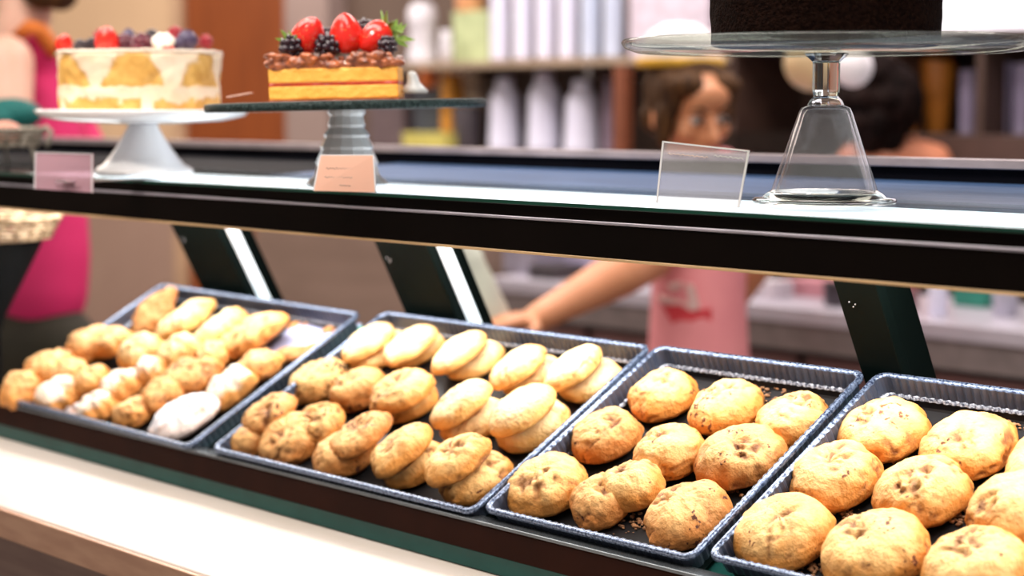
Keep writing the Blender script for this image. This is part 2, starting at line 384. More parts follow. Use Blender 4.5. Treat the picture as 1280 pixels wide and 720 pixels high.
cm_flat = cookie_mat('brown baked edge dough', (.56, .26, .09), (.46, .18, .05), (.34, .12, .035), (.35, .15, .06), .5)
def bun_mesh(R, H, seed, rough=.0016, cracks=.0022, lump=.05, flat=.7, asp=1.0, nu=88, nv=44, crater=1.0):
    rnd = random.Random(seed); off = Vector((rnd.uniform(-50, 50), rnd.uniform(-50, 50), rnd.uniform(-50, 50)))
    bm = bmesh.new(); rings = []; cr = {}; ca = rnd.uniform(0, 6.28); cd_ = rnd.uniform(.1, .5); cxy = (cd_ * math.cos(ca), cd_ * math.sin(ca)); crad = rnd.uniform(.35, .6)
    sx, sy = R * math.sqrt(asp), R / math.sqrt(asp)
    for j in range(nv + 1):
        ph = -math.pi / 2 + math.pi * j / nv; row = []
        for i in range(nu if 0 < j < nv else 1):
            th = 2 * math.pi * i / nu
            cr_ = max(math.cos(ph), 0) ** flat; s = math.sin(ph)
            z = H * (.30 + .70 * (abs(s) ** 1.15)) if s > 0 else H * .30 * (1 - abs(s) ** .8)
            d = Vector((math.cos(th), math.sin(th), 0))
            e = 1 + lump * 2 * noise.noise(d * 1.3 + off) + lump * noise.noise(d * 3 + off)
            p = Vector((sx * cr_ * d.x * e, sy * cr_ * d.y * e, z))
            nrm = Vector((d.x * cr_, d.y * cr_, s * .8)).normalized() if 0 < j < nv else Vector((0, 0, s))
            q = p + off
            lo = noise.noise(q * 38) * rough * 1.6 + fbm(q * 95, 3) * rough * .9
            c = abs(noise.noise(q * 52 + Vector((9, 4, 2)))) + .35 * abs(noise.noise(q * 120))
            gate = min(1, max(0, (noise.noise(q * 26 + Vector((1, 7, 3))) - .02) * 3.2))
            k = min(1, max(0, 1 - c / .20) * (.25 + 1.1 * gate) + .55 * gate * max(0, noise.noise(q * 130)) * 1.6)
            up = 1 if s > -.2 else .25
            dc = math.hypot(p.x - cxy[0] * sx, p.y - cxy[1] * sy) / R + .35 * noise.noise(q * 60)
            g_ = crater * max(0, min(1, (crad - dc) * 4)) if s > 0 else 0
            lo += g_ * (fbm(q * 150, 3) * .0038 - .0022); k = min(1, k + g_ * max(0, noise.noise(q * 120 + Vector((5, 5, 5))) + .15) * 2.2)
            p += nrm * (lo * up - k * cracks * up)
            v = bm.verts.new(p); row.append(v); cr[v] = k * .85 * up
        rings.append(row)
    for a, b in zip(rings, rings[1:]):
        n = max(len(a), len(b))
        for k in range(n):
            if len(a) == 1: bm.faces.new((a[0], b[(k + 1) % n], b[k]))
            elif len(b) == 1: bm.faces.new((a[k], a[(k + 1) % n], b[0]))
            else: bm.faces.new((a[k], a[(k + 1) % n], b[(k + 1) % n], b[k]))
    bmesh.ops.recalc_face_normals(bm, faces=bm.faces)
    me = bpy.data.meshes.new('baked'); bm.verts.index_update(); vals = [cr[v] for v in bm.verts]; bm.to_mesh(me); bm.free()
    at = me.attributes.new('crack', 'FLOAT', 'POINT')
    for k, v in enumerate(vals): at.data[k].value = v
    for p in me.polygons: p.use_smooth = True
    return me
seed_n = [100]
def bake(name, label, cat, group, px, py, wpx, H, m, lift=0, tiltx=0, tilty=0, spin=None, asp=1.0, **k):
    """a baked piece standing on its tray floor, centred under the given spot"""
    seed_n[0] += 1; rnd = random.Random(seed_n[0])
    w = -.030 + lift
    P, Z = tray_uv(px, py, w + H * .5)
    R = wpx * Z / FP / 2
    me = bun_mesh(R, H, seed_n[0], **dict(k, asp=asp)); me.materials.append(m)
    o = bpy.data.objects.new(name, me); COL.objects.link(o)
    M3 = Matrix.Rotation(TILT, 3, 'X') @ Matrix.Rotation(tiltx, 3, 'X') @ Matrix.Rotation(tilty, 3, 'Y') @ Matrix.Rotation(rnd.uniform(0, 6.28) if spin is None else spin, 3, 'Z')
    base = P - TN * (H * .5)
    o.location = base; o.rotation_euler = M3.to_euler()
    return tag(o, label, cat, group)

# tray 4 (rightmost)
G4 = 'large round cookies in the rightmost tray'
for px, py, w, H, tx, desc in [
    (1102, 534, 118, .036, 0, 'pale golden domed cookie at the back left corner of the rightmost tray'),
    (1208, 553, 124, .036, 0, 'pale golden domed cookie in the middle of the back row of the rightmost tray'),
    (1316, 576, 124, .036, 0, 'pale golden cookie cut by the frame in the back row of the rightmost tray'),
    (1041, 592, 124, .037, 0, 'golden domed cookie on the left of the middle row of the rightmost tray'),
    (1152, 610, 126, .037, 0, 'cracked golden cookie in the very middle of the rightmost tray'),
    (1270, 632, 132, .038, 0, 'orange brown cookie on the right of the middle row of the rightmost tray'),
    (978, 661, 130, .040, 0, 'orange brown dome cookie with one dark chip at the front left of the rightmost tray'),
    (1092, 684, 142, .041, 0, 'largest orange brown cookie in the middle of the front row of the rightmost tray'),
    (1218, 706, 146, .041, 0, 'orange brown cookie on the right of the front row of the rightmost tray')]:
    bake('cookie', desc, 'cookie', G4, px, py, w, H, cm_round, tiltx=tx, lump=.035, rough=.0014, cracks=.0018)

# tray 3
G3 = 'craggy cookies in the second tray from the right'
for px, py, w, H, m, desc, lift, tx, ty in [
    (826, 491, 90, .036, cm_round, 'pale golden cookie at the back left of the second tray from the right', 0, 0, 0),
    (905, 506, 98, .034, cm_round, 'pale golden cookie in the middle of the back row, second tray from the right', 0, 0, 0),
    (989, 522, 98, .034, cm_round, 'pale golden cookie at the back right corner of the second tray from the right', 0, 0, 0),
    (755, 541, 94, .036, cm_choc, 'knobbly cookie on the left of the middle row, second tray from the right', 0, 0, 0),
    (835, 563, 96, .036, cm_round, 'pale lumpy cookie in the very middle of the second tray from the right', 0, 0, 0),
    (922, 568, 116, .036, cm_choc, 'wide dark cracked cookie right of the middle row, second tray from the right', 0, 0, 0),
    (682, 603, 108, .040, cm_round, 'smooth orange brown cookie at the front left of the second tray from the right', 0, 0, 0),
    (788, 604, 84, .036, cm_round, 'cookie half hidden behind the cracked front one, second tray from the right', .004, 0, 0),
    (750, 622, 82, .036, cm_choc, 'small deeply cracked cookie in the front row, second tray from the right', 0, .15, 0),
    (857, 640, 114, .038, cm_choc, 'cookie crusted with brown bits at the front right of the second tray from the right', 0, 0, 0)]:
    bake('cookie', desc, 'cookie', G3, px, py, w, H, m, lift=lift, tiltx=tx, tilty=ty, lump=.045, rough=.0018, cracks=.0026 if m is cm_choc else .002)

# tray 2: leaning pairs, lower one first
G2 = 'stacked pale cookies in the wide tray'
T2 = 'in the wide tray'
for px, py, w, H, m, desc, lift, tx, ty in [
    (472, 436, 82, .022, cm_pale, 'underneath cookie of the back left pair ' + T2, 0, 0, 0),
    (459, 426, 78, .018, cm_pale, 'pale top cookie of the back left pair ' + T2, .017, .08, -.12),
    (518, 434, 78, .020, cm_pale, 'underneath cookie of the second pair in the back row ' + T2, 0, 0, 0),
    (512, 429, 80, .018, cm_pale, 'pale leaning cookie, second from the left in the back row ' + T2, .018, .1, -.15),
    (592, 448, 78, .022, cm_pale, 'underneath cookie of the middle pair in the back row ' + T2, 0, 0, 0),
    (574, 438, 80, .019, cm_pale, 'pale leaning top cookie in the middle of the back row ' + T2, .020, .1, -.2),
    (665, 466, 80, .022, cm_pale, 'underneath cookie of the fourth pair in the back row ' + T2, 0, 0, 0),
    (647, 456, 82, .019, cm_pale, 'pale top cookie, second from the right in the back row ' + T2, .020, .1, -.2),
    (737, 473, 84, .024, cm_pale, 'underneath cookie of the back right pair ' + T2, 0, 0, 0),
    (717, 458, 84, .020, cm_pale, 'pale smooth top cookie of the back right pair ' + T2, .022, .1, -.22),
    (397, 474, 82, .034, cm_spot, 'cookie speckled with dark chips at left of middle row ' + T2, 0, 0, 0),
    (447, 484, 78, .034, cm_choc, 'knobbly tan cookie beside the speckled one, middle row ' + T2, 0, 0, 0),
    (508, 500, 82, .026, cm_round, 'lower half of the broken looking pair in the middle row ' + T2, 0, 0, 0),
    (501, 487, 88, .024, cm_round, 'pale top cookie over a dark gap, middle row ' + T2, .022, .05, -.05),
    (592, 523, 88, .024, cm_pale, 'underneath cookie of the fourth stack in the middle row ' + T2, 0, 0, 0),
    (577, 502, 90, .022, cm_pale, 'smooth pale top cookie, second from right, middle row ' + T2, .022, .12, -.22),
    (664, 529, 100, .028, cm_pale, 'underneath cookie of the stack by the right edge, middle row ' + T2, 0, 0, 0),
    (653, 509, 98, .022, cm_pale, 'ring marked pale top cookie by the right edge, middle row ' + T2, .026, .08, -.15),
    (312, 548, 58, .030, cm_choc, 'small broken cookie end standing at the front left corner ' + T2, 0, 0, 0),
    (337, 514, 76, .024, cm_choc, 'pale flattened cookie lying on the broken end at the front left ' + T2, .020, .1, -.1),
    (398, 526, 70, .024, cm_round, 'smooth cookie tucked behind the cracked one at the front left ' + T2, .014, .15, .1),
    (366, 546, 92, .034, cm_choc, 'cracked chunky cookie, second in the front row ' + T2, 0, .1, 0),
    (430, 565, 84, .034, cm_choc, 'rugged brown cookie base, third in the front row ' + T2, 0, 0, 0),
    (450, 541, 88, .022, cm_choc, 'craggy cookie leaning on the rugged base in the front row ' + T2, .022, .1, -.15),
    (516, 577, 88, .026, cm_round, 'underneath cookie, second pair from right, front row ' + T2, 0, 0, 0),
    (503, 560, 92, .026, cm_round, 'pale leaning cookie, front row, left of end pair ' + T2, .020, .12, -.28),
    (593, 594, 98, .032, cm_round, 'underneath cookie of the front right pair ' + T2, 0, 0, 0),
    (574, 571, 94, .026, cm_round, 'cracked top cookie of the front right pair ' + T2, .026, .1, -.2)]:
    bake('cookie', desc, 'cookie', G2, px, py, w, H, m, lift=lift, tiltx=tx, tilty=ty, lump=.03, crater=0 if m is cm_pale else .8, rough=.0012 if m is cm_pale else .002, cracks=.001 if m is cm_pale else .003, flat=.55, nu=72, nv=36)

# tray 1
G1 = 'scones and pastries in the leftmost tray'
T1 = 'in the leftmost tray'
for px, py, w, H, m, desc, lift, tx, ty, asp in [
    (193, 388, 76, .022, cm_flat, 'flat brown pastry standing at the back left corner ' + T1, .006, .5, 0, 1.25),
    (234, 397, 80, .030, cm_pale, 'pale oval pastry, second in the back row ' + T1, .008, .1, -.2, 1.25),
    (277, 410, 76, .030, cm_pale, 'pale oval pastry, third in the back row ' + T1, .008, .1, -.2, 1.25),
    (318, 416, 88, .034, cm_scone, 'long pale pastry beside the empty paper ' + T1, .008, .1, -.25, 1.35),
    (369, 441, 50, .010, cm_flat, 'thin brown pastry under the edge of the paper ' + T1, .002, 0, 0, 1.9),
    (418, 409, 30, .010, cm_flat, 'small brown broken piece at the back right corner ' + T1, 0, 0, 0, 1.3),
    (378, 404, 34, .008, cm_flat, 'thin brown sliver along the back wall ' + T1, 0, 0, 0, 1.8),
    (112, 428, 66, .036, cm_scone, 'tall lumpy scone at the left edge behind the heap ' + T1, .014, 0, 0, 1.1),
    (140, 426, 56, .034, cm_scone, 'lumpy pale scone left of the round cream one ' + T1, .012, 0, 0, 1.1),
    (175, 436, 60, .038, cm_pale, 'round cream coloured scone in the second row ' + T1, .012, 0, 0, 1),
    (222, 438, 58, .034, cm_pale, 'pale scone behind the centre of the heap ' + T1, .010, 0, -.1, 1.1),
    (266, 442, 54, .030, cm_scone, 'golden scone tucked under the long pastry ' + T1, .004, 0, 0, 1.2),
    (322, 456, 58, .030, cm_scone, 'golden oval scone against the right side ' + T1, .004, 0, 0, 1.2),
    (60, 456, 70, .034, cm_scone, 'bumpy scone near the left edge of the frame ' + T1, .018, 0, 0, 1.2),
    (26, 484, 64, .038, cm_scone, 'orange brown scone at the very left of the frame ' + T1, .012, 0, 0, 1),
    (73, 492, 62, .038, cm_scone_g, 'sugared scone at the front left ' + T1, .006, .1, 0, 1.1),
    (88, 466, 50, .032, cm_scone, 'pale brown scone wedged behind the sugared one ' + T1, .012, .1, 0, 1.1),
    (114, 474, 52, .032, cm_scone, 'rounded golden scone in the middle of the heap ' + T1, .012, 0, 0, 1),
    (152, 480, 56, .034, cm_scone_g, 'white dusted scone in the middle of the heap ' + T1, .008, 0, 0, 1.1),
    (189, 461, 40, .032, cm_scone_g, 'small white tipped scone in the middle of the heap ' + T1, .010, .2, 0, 1),
    (234, 468, 80, .030, cm_choc, 'broken open scone right of the white tipped one ' + T1, .006, 0, .15, 1.3),
    (289, 481, 70, .034, cm_scone_g, 'white tipped wedge scone by the right side ' + T1, .002, .15, -.1, 1.2),
    (201, 490, 62, .030, cm_choc, 'round scone with a brown dimple behind the glazed pastry ' + T1, .006, 0, 0, 1.1),
    (122, 507, 52, .032, cm_scone_g, 'white capped round scone in the front row ' + T1, .004, .1, 0, 1),
    (165, 515, 50, .032, cm_scone, 'golden ball shaped scone in the front row ' + T1, .002, 0, 0, 1),
    (94, 511, 26, .014, cm_glaze, 'little white iced chip at the front ' + T1, .002, 0, 0, 1.5),
    (231, 519, 92, .032, cm_glaze, 'large white glazed pastry at the front right corner ' + T1, .002, .05, -.12, 1.25)]:
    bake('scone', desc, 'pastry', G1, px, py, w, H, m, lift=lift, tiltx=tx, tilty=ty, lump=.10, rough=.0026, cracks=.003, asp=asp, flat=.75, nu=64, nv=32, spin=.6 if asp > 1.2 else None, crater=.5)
# paper sheet left bare in tray 1
P, _ = tray_uv(385, 424, -.024)
bm = bmesh.new()
g = 10; V = [[bm.verts.new(((i / g - .5) * .12, (j / g - .5) * .085, .0015 * math.sin(i * .9) * math.cos(j * .7) + .002)) for i in range(g + 1)] for j in range(g + 1)]
for j in range(g):
    for i in range(g): bm.faces.new((V[j][i], V[j][i + 1], V[j + 1][i + 1], V[j + 1][i]))
pp = obj('paper_liner', bm, mat('lavender parchment', (.42, .43, .62), .5, col2=(.37, .38, .57), scale=12), loc=P - TN * .004, rot=(Matrix.Rotation(TILT, 3, 'X') @ Matrix.Rotation(.1, 3, 'Z')).to_euler())
so = pp.modifiers.new('t', 'SOLIDIFY'); so.thickness = .0006
tag(pp, 'bare lavender white paper sheet at the back right of the leftmost tray', 'paper')
# crumbs: nobody could count them
crumb_m = mat('brown crumbs', (.40, .19, .08), .7, col2=(.16, .07, .03), scale=90)
def crumbs(label, spots, seed):
    rnd = random.Random(seed); bm = bmesh.new()
    for px, py, n, sp in spots:
        c, _ = tray_uv(px, py, -.0285)
        for _k in range(n):
            p = c + Vector((1, 0, 0)) * rnd.gauss(0, sp) + TS * rnd.gauss(0, sp * .6); r = rnd.uniform(.0008, .0032)
            ell(bm, p, (r, r * rnd.uniform(.6, 1), r * .6), u=6, v=4)
    tag(obj('crumbs', bm, crumb_m), label, 'crumbs', kind='stuff')
crumbs('brown cookie crumbs on the floor of the second tray from the right', [(795, 655, 40, .010), (905, 612, 60, .009), (720, 575, 20, .008), (950, 488, 70, .022), (870, 655, 30, .01)], 5)
crumbs('brown cookie crumbs on the floor of the rightmost tray', [(1200, 645, 60, .010), (1050, 640, 30, .008), (1010, 708, 60, .012), (1250, 530, 90, .02), (1150, 700, 30, .01), (1120, 572, 20, .006)], 6)

# ------------------------------------------------------------------ cake stands
SZ = 1.215
def stand_at(px, py): P = atz(px, py, SZ); P.z = SZ; return P
# 1: white porcelain pedestal
c1 = atd(180, 218, 2.25); c1.z = SZ
st = thing('cake_stand', 'white porcelain pedestal cake stand under the cream and sponge cake', 'cake stand', c1)
H1 = .0745
bm = bmesh.new(); lathe(bm, [(.058, .0), (.062, .002), (.0625, .006), (.058, .010), (.052, .013), (.044, .022), (.034, .036), (.026, .049), (.020, .060), (.018, .066)], 64)
obj('foot', bm, porcelain, st)
bm = bmesh.new(); lathe(bm, [(.018, H1 - .010), (.05, H1 - .009), (.100, H1 - .006), (.128, H1 + .0), (.134, H1 + .006), (.133, H1 + .0085), (.130, H1 + .0075), (.122, H1 + .003), (.10, H1 - .0005), (.001, H1 - .0005)], 72)
obj('plate', bm, porcelain, st)
# 2: faceted crystal foot with flat slate board, slightly askew
c2 = atd(434, 231, 1.93); c2.z = SZ
st = thing('cake_stand', 'faceted glass foot cake stand with thin dark flat plate under strawberry cake', 'cake stand', c2)
bm = bmesh.new()
fac = [(.044, 0), (.046, .003), (.040, .008), (.036, .012), (.033, .022), (.034, .026), (.028, .040), (.029, .043), (.024, .053), (.025, .056), (.019, .064), (.0205, .067), (.018, .076), (.0205, .080), (.0205, .0835)]
lathe(bm, fac, 14); lathe(bm, [(r * .55, z) for r, z in fac if .004 < z < .08], 12)
crystal = mat('cut crystal', (.96, .95, .97), .12, trans=.10, col2=(.96, .94, .95), spec=.8); crystal.node_tree.nodes['Principled BSDF'].inputs['IOR'].default_value = 1.4
obj('foot', bm, crystal, st, smooth=False)
TL = Matrix.Rotation(rad(-1.3), 4, FW.cross(ZZ).cross(ZZ).normalized())
TL = Matrix.Rotation(rad(-1.3), 4, Vector((Fh.x, Fh.y, 0)))
M2 = Matrix.Translation((0, 0, .0875)) @ TL
bm = bmesh.new(); lathe(bm, [(.001, -.0045), (.1515, -.0045), (.1535, -.003), (.1535, .0032), (.1525, .0042), (.001, .0045)], 96, M2)
pl2 = obj('plate', bm, slate, st)
bm = bmesh.new(); lathe(bm, [(.001, .0046), (.150, .0046), (.150, .0050), (.001, .0052)], 96, M2)
obj('plate_top', bm, slate_top, pl2)
# 3: tall blown glass stand
c3 = atd(1030, 253, 1.58); c3.z = SZ
st = thing('cake_stand', 'tall clear glass cake stand with bell foot holding the dark chocolate cake', 'cake stand', c3)
bm = bmesh.new()
def open_lathe(bm, prof, seg=80):
    rings = [[bm.verts.new((r_ * math.cos(2 * math.pi * k / seg), r_ * math.sin(2 * math.pi * k / seg), z)) for k in range(seg)] for r_, z in prof]
    for a, b in zip(rings, rings[1:]):
        for k in range(seg): bm.faces.new((a[k], a[(k + 1) % seg], b[(k + 1) % seg], b[k]))
open_lathe(bm, [(.0475, .007), (.0472, .012), (.0240, .080), (.0215, .085), (.014, .088)])
open_lathe(bm, [(.0435, .008), (.0430, .012), (.0208, .079), (.0185, .083), (.010, .085), (.001, .085)])
obj('bell', bm, thin_glass, st)
bm = bmesh.new()
lathe(bm, [(.052, 0), (.0635, .0005), (.0645, .003), (.062, .005), (.055, .0055), (.0515, .009), (.048, .011), (.0455, .009), (.0465, .004), (.050, .002), (.052, 0)], 80)
obj('foot_ring', bm, plate_glass, st)
bm = bmesh.new(); lathe(bm, [(.001, .0865), (.017, .087), (.0150, .091), (.0112, .095), (.0125, .101), (.0125, .126), (.018, .131), (.020, .1335), (.001, .1336)], 8)
obj('stem', bm, plate_glass, st, smooth=False, bevel=.001)
bm = bmesh.new()
lathe(bm, [(.001, .1336), (.06, .1336), (.170, .1345), (.180, .138), (.183, .143), (.1815, .1455), (.178, .1445), (.172, .1405), (.06, .1392), (.001, .1392)], 110)
obj('plate', bm, plate_thin, st)

# ------------------------------------------------------------------ cakes
def cake_round(R0, R1, H, seed, amp, nu=160, nv=26, drift=0):
    bm = bmesh.new(); rings = []
    prof = [(0.001, 0)] + [(R0 * f, 0) for f in (.5, .97)] + [(R0 + (R1 - R0) * j / nv, .002 + (H - .004) * j / nv) for j in range(nv + 1)] + [(R1 * .985, H)] + [(R1 * f, H) for f in (.9, .75, .5, .25, .01)]
    for r, z in prof:
        ring = []
        for i in range(nu):
            a = 2 * math.pi * i / nu; p = Vector((r * math.cos(a), r * math.sin(a), z)); q = p * 30 + Vector((seed, 0, 0))
            n = Vector((math.cos(a), math.sin(a), 0)) if 0 < z < H else Vector((0, 0, 1 if z >= H else 0))
            ring.append(bm.verts.new(p + n * amp * (noise.noise(q) + .5 * noise.noise(q * 3))))
        rings.append(ring)
    for a, b in zip(rings, rings[1:]):
        for k in range(nu): bm.faces.new((a[k], a[(k + 1) % nu], b[(k + 1) % nu], b[k]))
    return bm
# naked cake material: sponge showing through cream in scalloped patches
m = bpy.data.materials.new('naked cake'); m.use_nodes = True; nt = m.node_tree; b = nt.nodes['Principled BSDF']; L = nt.links.new
tc = nt.nodes.new('ShaderNodeTexCoord'); sp = nt.nodes.new('ShaderNodeSeparateXYZ'); L(tc.outputs['Object'], sp.inputs[0])
def math_(op, a, b_=None, c=None):
    n = nt.nodes.new('ShaderNodeMath'); n.operation = op
    for k, v in enumerate((a, b_, c)):
        if v is None: continue
        if isinstance(v, (int, float)): n.inputs[k].default_value = v
        else: L(v, n.inputs[k])
    return n.outputs[0]
ang = math_('ARCTAN2', sp.outputs[1], sp.outputs[0])
nz = nt.nodes.new('ShaderNodeTexNoise'); nz.inputs['Scale'].default_value = 55; nz.inputs['Detail'].default_value = 3; L(tc.outputs['Object'], nz.inputs['Vector'])
wob = math_('MULTIPLY_ADD', nz.outputs[0], 1.4, -.7)
# arches: |sin| of the angle scaled, two storeys
arch = math_('ABSOLUTE', math_('SINE', math_('MULTIPLY_ADD', ang, 3.3, .55)))
hgt = math_('MULTIPLY', sp.outputs[2], 1 / .078)
up0 = math_('MULTIPLY', math_('SUBTRACT', hgt, .42), 1.6)           # upper storey 0..1
u_ = math_('SUBTRACT', math_('ADD', math_('MULTIPLY', arch, 1.15), math_('MULTIPLY', wob, .5)), math_('ADD', up0, .08))
u_ = math_('MULTIPLY', math_('MINIMUM', math_('MAXIMUM', math_('MULTIPLY', u_, 7), 0), 1), math_('MINIMUM', math_('MAXIMUM', math_('MULTIPLY', math_('ADD', math_('SUBTRACT', hgt, .46), math_('MULTIPLY', wob, .12)), 30), 0), 1))
l_ = math_('SUBTRACT', math_('ADD', .30, math_('MULTIPLY', wob, .35)), hgt)
l_ = math_('MULTIPLY', math_('MINIMUM', math_('MAXIMUM', math_('MULTIPLY', l_, 26), 0), 1), math_('MINIMUM', math_('MAXIMUM', math_('MULTIPLY', math_('SUBTRACT', math_('ABSOLUTE', math_('SINE', math_('MULTIPLY_ADD', ang, 2.3, 1.1))), .14), 16), 0), 1))
sponge = math_('MAXIMUM', u_, l_)
n5 = nt.nodes.new('ShaderNodeTexNoise'); n5.inputs['Scale'].default_value = 50; n5.inputs['Detail'].default_value = 5; L(tc.outputs['Object'], n5.inputs['Vector'])
rs = ramp(nt, [(.35, (.62, .31, .06)), (.6, (.84, .49, .13))]); L(n5.outputs[0], rs.inputs[0])
rc = ramp(nt, [(.35, (.95, .72, .50)), (.6, (.97, .80, .60))]); L(nz.outputs[0], rc.inputs[0])
mx = nt.nodes.new('ShaderNodeMixRGB'); L(sponge, mx.inputs[0]); L(rc.outputs[0], mx.inputs[1]); L(rs.outputs[0], mx.inputs[2]); L(mx.outputs[0], b.inputs['Base Color'])
b.inputs['Roughness'].default_value = .5
bp = nt.nodes.new('ShaderNodeBump'); bp.inputs['Strength'].default_value = .6; bp.inputs['Distance'].default_value = .002; bp.invert = True; L(sponge, bp.inputs['Height'])
L(bp.outputs[0], b.inputs['Normal'])
naked = m
base1 = c1 + Vector((0, 0, H1 - .0003)) + RT * (-.002)
ck = thing('cake', 'round layer cake with thin cream over golden sponge topped with berries', 'cake', base1)
obj('cake_body', cake_round(.0985, .1035, .078, 3, .0038), naked, ck)
bm = bmesh.new(); lathe(bm, [(.001, .0775), (.1, .0775), (.1035, .0785), (.1045, .0805), (.1025, .0822), (.09, .0815), (.001, .0815)], 90)
for v in bm.verts: v.co += Vector((0, 0, .0015 * noise.noise(v.co * 60)))
obj('cream_top', bm, mat('cream icing', (.92, .80, .66), .4, col2=(.88, .74, .60), scale=30), ck)
# fruit
straw = bpy.data.materials.new('strawberry skin'); straw.use_nodes = True; nt = straw.node_tree; b = nt.nodes['Principled BSDF']; L = nt.links.new
tc = nt.nodes.new('ShaderNodeTexCoord'); vo = nt.nodes.new('ShaderNodeTexVoronoi'); vo.inputs['Scale'].default_value = 260; L(tc.outputs['Object'], vo.inputs['Vector'])
r = ramp(nt, [(.10, (.75, .35, .10)), (.22, (.72, .012, .008)), (.6, (.80, .02, .012))]); L(vo.outputs['Distance'], r.inputs[0]); L(r.outputs[0], b.inputs['Base Color'])
b.inputs['Roughness'].default_value = .22; b.inputs['Coat Weight'].default_value = .4
bp = nt.nodes.new('ShaderNodeBump'); bp.inputs['Strength'].default_value = .3; bp.inputs['Distance'].default_value = .001; L(vo.outputs['Distance'], bp.inputs['Height']); L(bp.outputs[0], b.inputs['Normal'])
leaf = mat('strawberry leaf', (.14, .30, .03), .4, col2=(.30, .42, .10), scale=150)
m_black = mat('blackberry', (.012, .006, .014), .2, coat=.6, col2=(.03, .008, .02), scale=200)
m_rasp = mat('raspberry', (.42, .012, .03), .3, coat=.3, col2=(.30, .008, .02), scale=200)
m_plum = mat('dark red berry', (.16, .010, .03), .25, coat=.5, col2=(.09, .008, .03), scale=160)
m_blue = mat('blueberry', (.05, .035, .09), .45, col2=(.09, .06, .12), scale=120)
def dirR(a, b_, c=0): return RT * a + Fh * b_ + ZZ * c
def strawberry(P, size, axis, label, group, cut=False, leaves=6):
    """point of the berry along axis"""
    t = thing('strawberry', label, 'strawberry', P, group=group)
    q = Vector(axis).normalized().to_track_quat('Z', 'Y').to_matrix().to_4x4()
    bm = bmesh.new(); prof = [(.001, -.42), (.20, -.44), (.38, -.36), (.47, -.15), (.46, .05), (.38, .28), (.26, .46), (.13, .58), (.001, .63)]
    lathe(bm, [(r_ * size, z * size) for r_, z in prof], 24, q)
    obj('berry', bm, straw, t, sub=1)
    bm = bmesh.new()
    for k in range(leaves):
        a = 2 * math.pi * k / leaves + size * 900
        d = Vector((math.cos(a), math.sin(a), 0)); s_ = Vector((-math.sin(a), math.cos(a), 0)); o_ = Vector((0, 0, -.42 * size))
        pts = [o_, o_ + d * .25 * size + s_ * .10 * size + Vector((0, 0, .02 * size)), o_ + d * .56 * size - Vector((0, 0, .16 * size)), o_ + d * .25 * size - s_ * .10 * size + Vector((0, 0, .02 * size))]
        up_ = [bm.verts.new(q @ p) for p in pts]; lo_ = [bm.verts.new(q @ (p - Vector((0, 0, .03 * size)))) for p in pts]
        bm.faces.new(up_); bm.faces.new(lo_)
        for j in range(4): bm.faces.new((up_[j], up_[(j + 1) % 4], lo_[(j + 1) % 4], lo_[j]))
    obj('calyx', bm, leaf, t, smooth=False)
    return t
def drupe(P, size, m, label, group, name='blackberry', cat='berry', seed=1):
    rnd = random.Random(seed); bm = bmesh.new(); n = 26
    ell(bm, Vector((0, 0, 0)), (size * .40,) * 3, u=10, v=8)
    for k in range(n):
        z = 1 - 2 * (k + .5) / n; a = k * 2.39996; rr = math.sqrt(1 - z * z)
        ell(bm, Vector((rr * math.cos(a), rr * math.sin(a), z * 1.05)) * size * .40, (size * .145,) * 3, u=8, v=6)
    return tag(obj(name, bm, m, loc=P, rot=(rnd.random(), rnd.random(), rnd.random())), label, cat, group)
def round_berry(P, size, m, label, group, name='blueberry', seed=1):
    rnd = random.Random(seed); bm = bmesh.new()
    lathe(bm, [(.001, -.48 * size), (.3 * size, -.4 * size), (.5 * size, -.05 * size), (.46 * size, .2 * size), (.30 * size, .40 * size), (.2 * size, .44 * size), (.24 * size, .50 * size), (.16 * size, .44 * size), (.001, .38 * size)], 20)
    return tag(obj(name, bm, m, loc=P, rot=(rnd.uniform(-.6, .6), rnd.uniform(-.6, .6), 0)), label, 'berry', group)
def on1(px, py, back):
    """point over the left cake seen at the pixel, back = metres behind its centre"""
    d_ = (c1 - CAM).dot(FW) + back; return atd(px, py, d_)
GB = 'fruit on the cream cake'
strawberry(on1(80, 56, -.01), 0.0247, dirR(.3, -.4, .8), 'small bright red strawberry at the left edge of the cream cake top', GB, leaves=3)
drupe(on1(101, 58, -.03), 0.0182, m_black, 'small black berry right of the leftmost strawberry on cream cake', GB, seed=2)
drupe(on1(115, 57, -.02), 0.0195, m_black, 'black berry left of the big cut strawberry on cream cake', GB, seed=3)
strawberry(on1(134, 52, -.04), 0.0338, dirR(.1, -.5, .9), 'largest strawberry on the cream cake, left of the dark berries', GB, leaves=4)
drupe(on1(127, 46, .03), 0.0221, m_rasp, 'raspberry behind the largest strawberry on cream cake', GB, 'raspberry', seed=5)
drupe(on1(155, 54, -.03), 0.0234, m_plum, 'dark red berry right of the largest strawberry on cream cake', GB, 'raspberry', seed=6)
round_berry(on1(161, 46, .02), 0.0195, m_blue, 'blueberry on top of the dark red berries, cream cake', GB, seed=7)
drupe(on1(177, 55, -.05), 0.0273, m_plum, 'big dark red berry in the middle of the cream cake top', GB, 'raspberry', seed=8)
drupe(on1(190, 47, .02), 0.0208, m_black, 'black berry behind the white flower on cream cake', GB, seed=9)
drupe(on1(219, 44, .01), 0.0221, m_rasp, 'raspberry right behind the white flower on cream cake', GB, 'raspberry', seed=10)
round_berry(on1(234, 51, -.03), 0.0273, m_blue, 'dusky blueberry right of the white flower on cream cake', GB, seed=11)
round_berry(on1(222, 55, -.05), 0.0156, m_blue, 'tiny blueberry beside the white flower on cream cake', GB, seed=13)
drupe(on1(257, 52, -.01), 0.0182, m_rasp, 'rightmost small raspberry on the cream cake', GB, 'raspberry', seed=12)
fl = thing('flower', 'white cream blossom with red base on the cream cake', 'decoration', on1(205, 55, -.06), group=None)
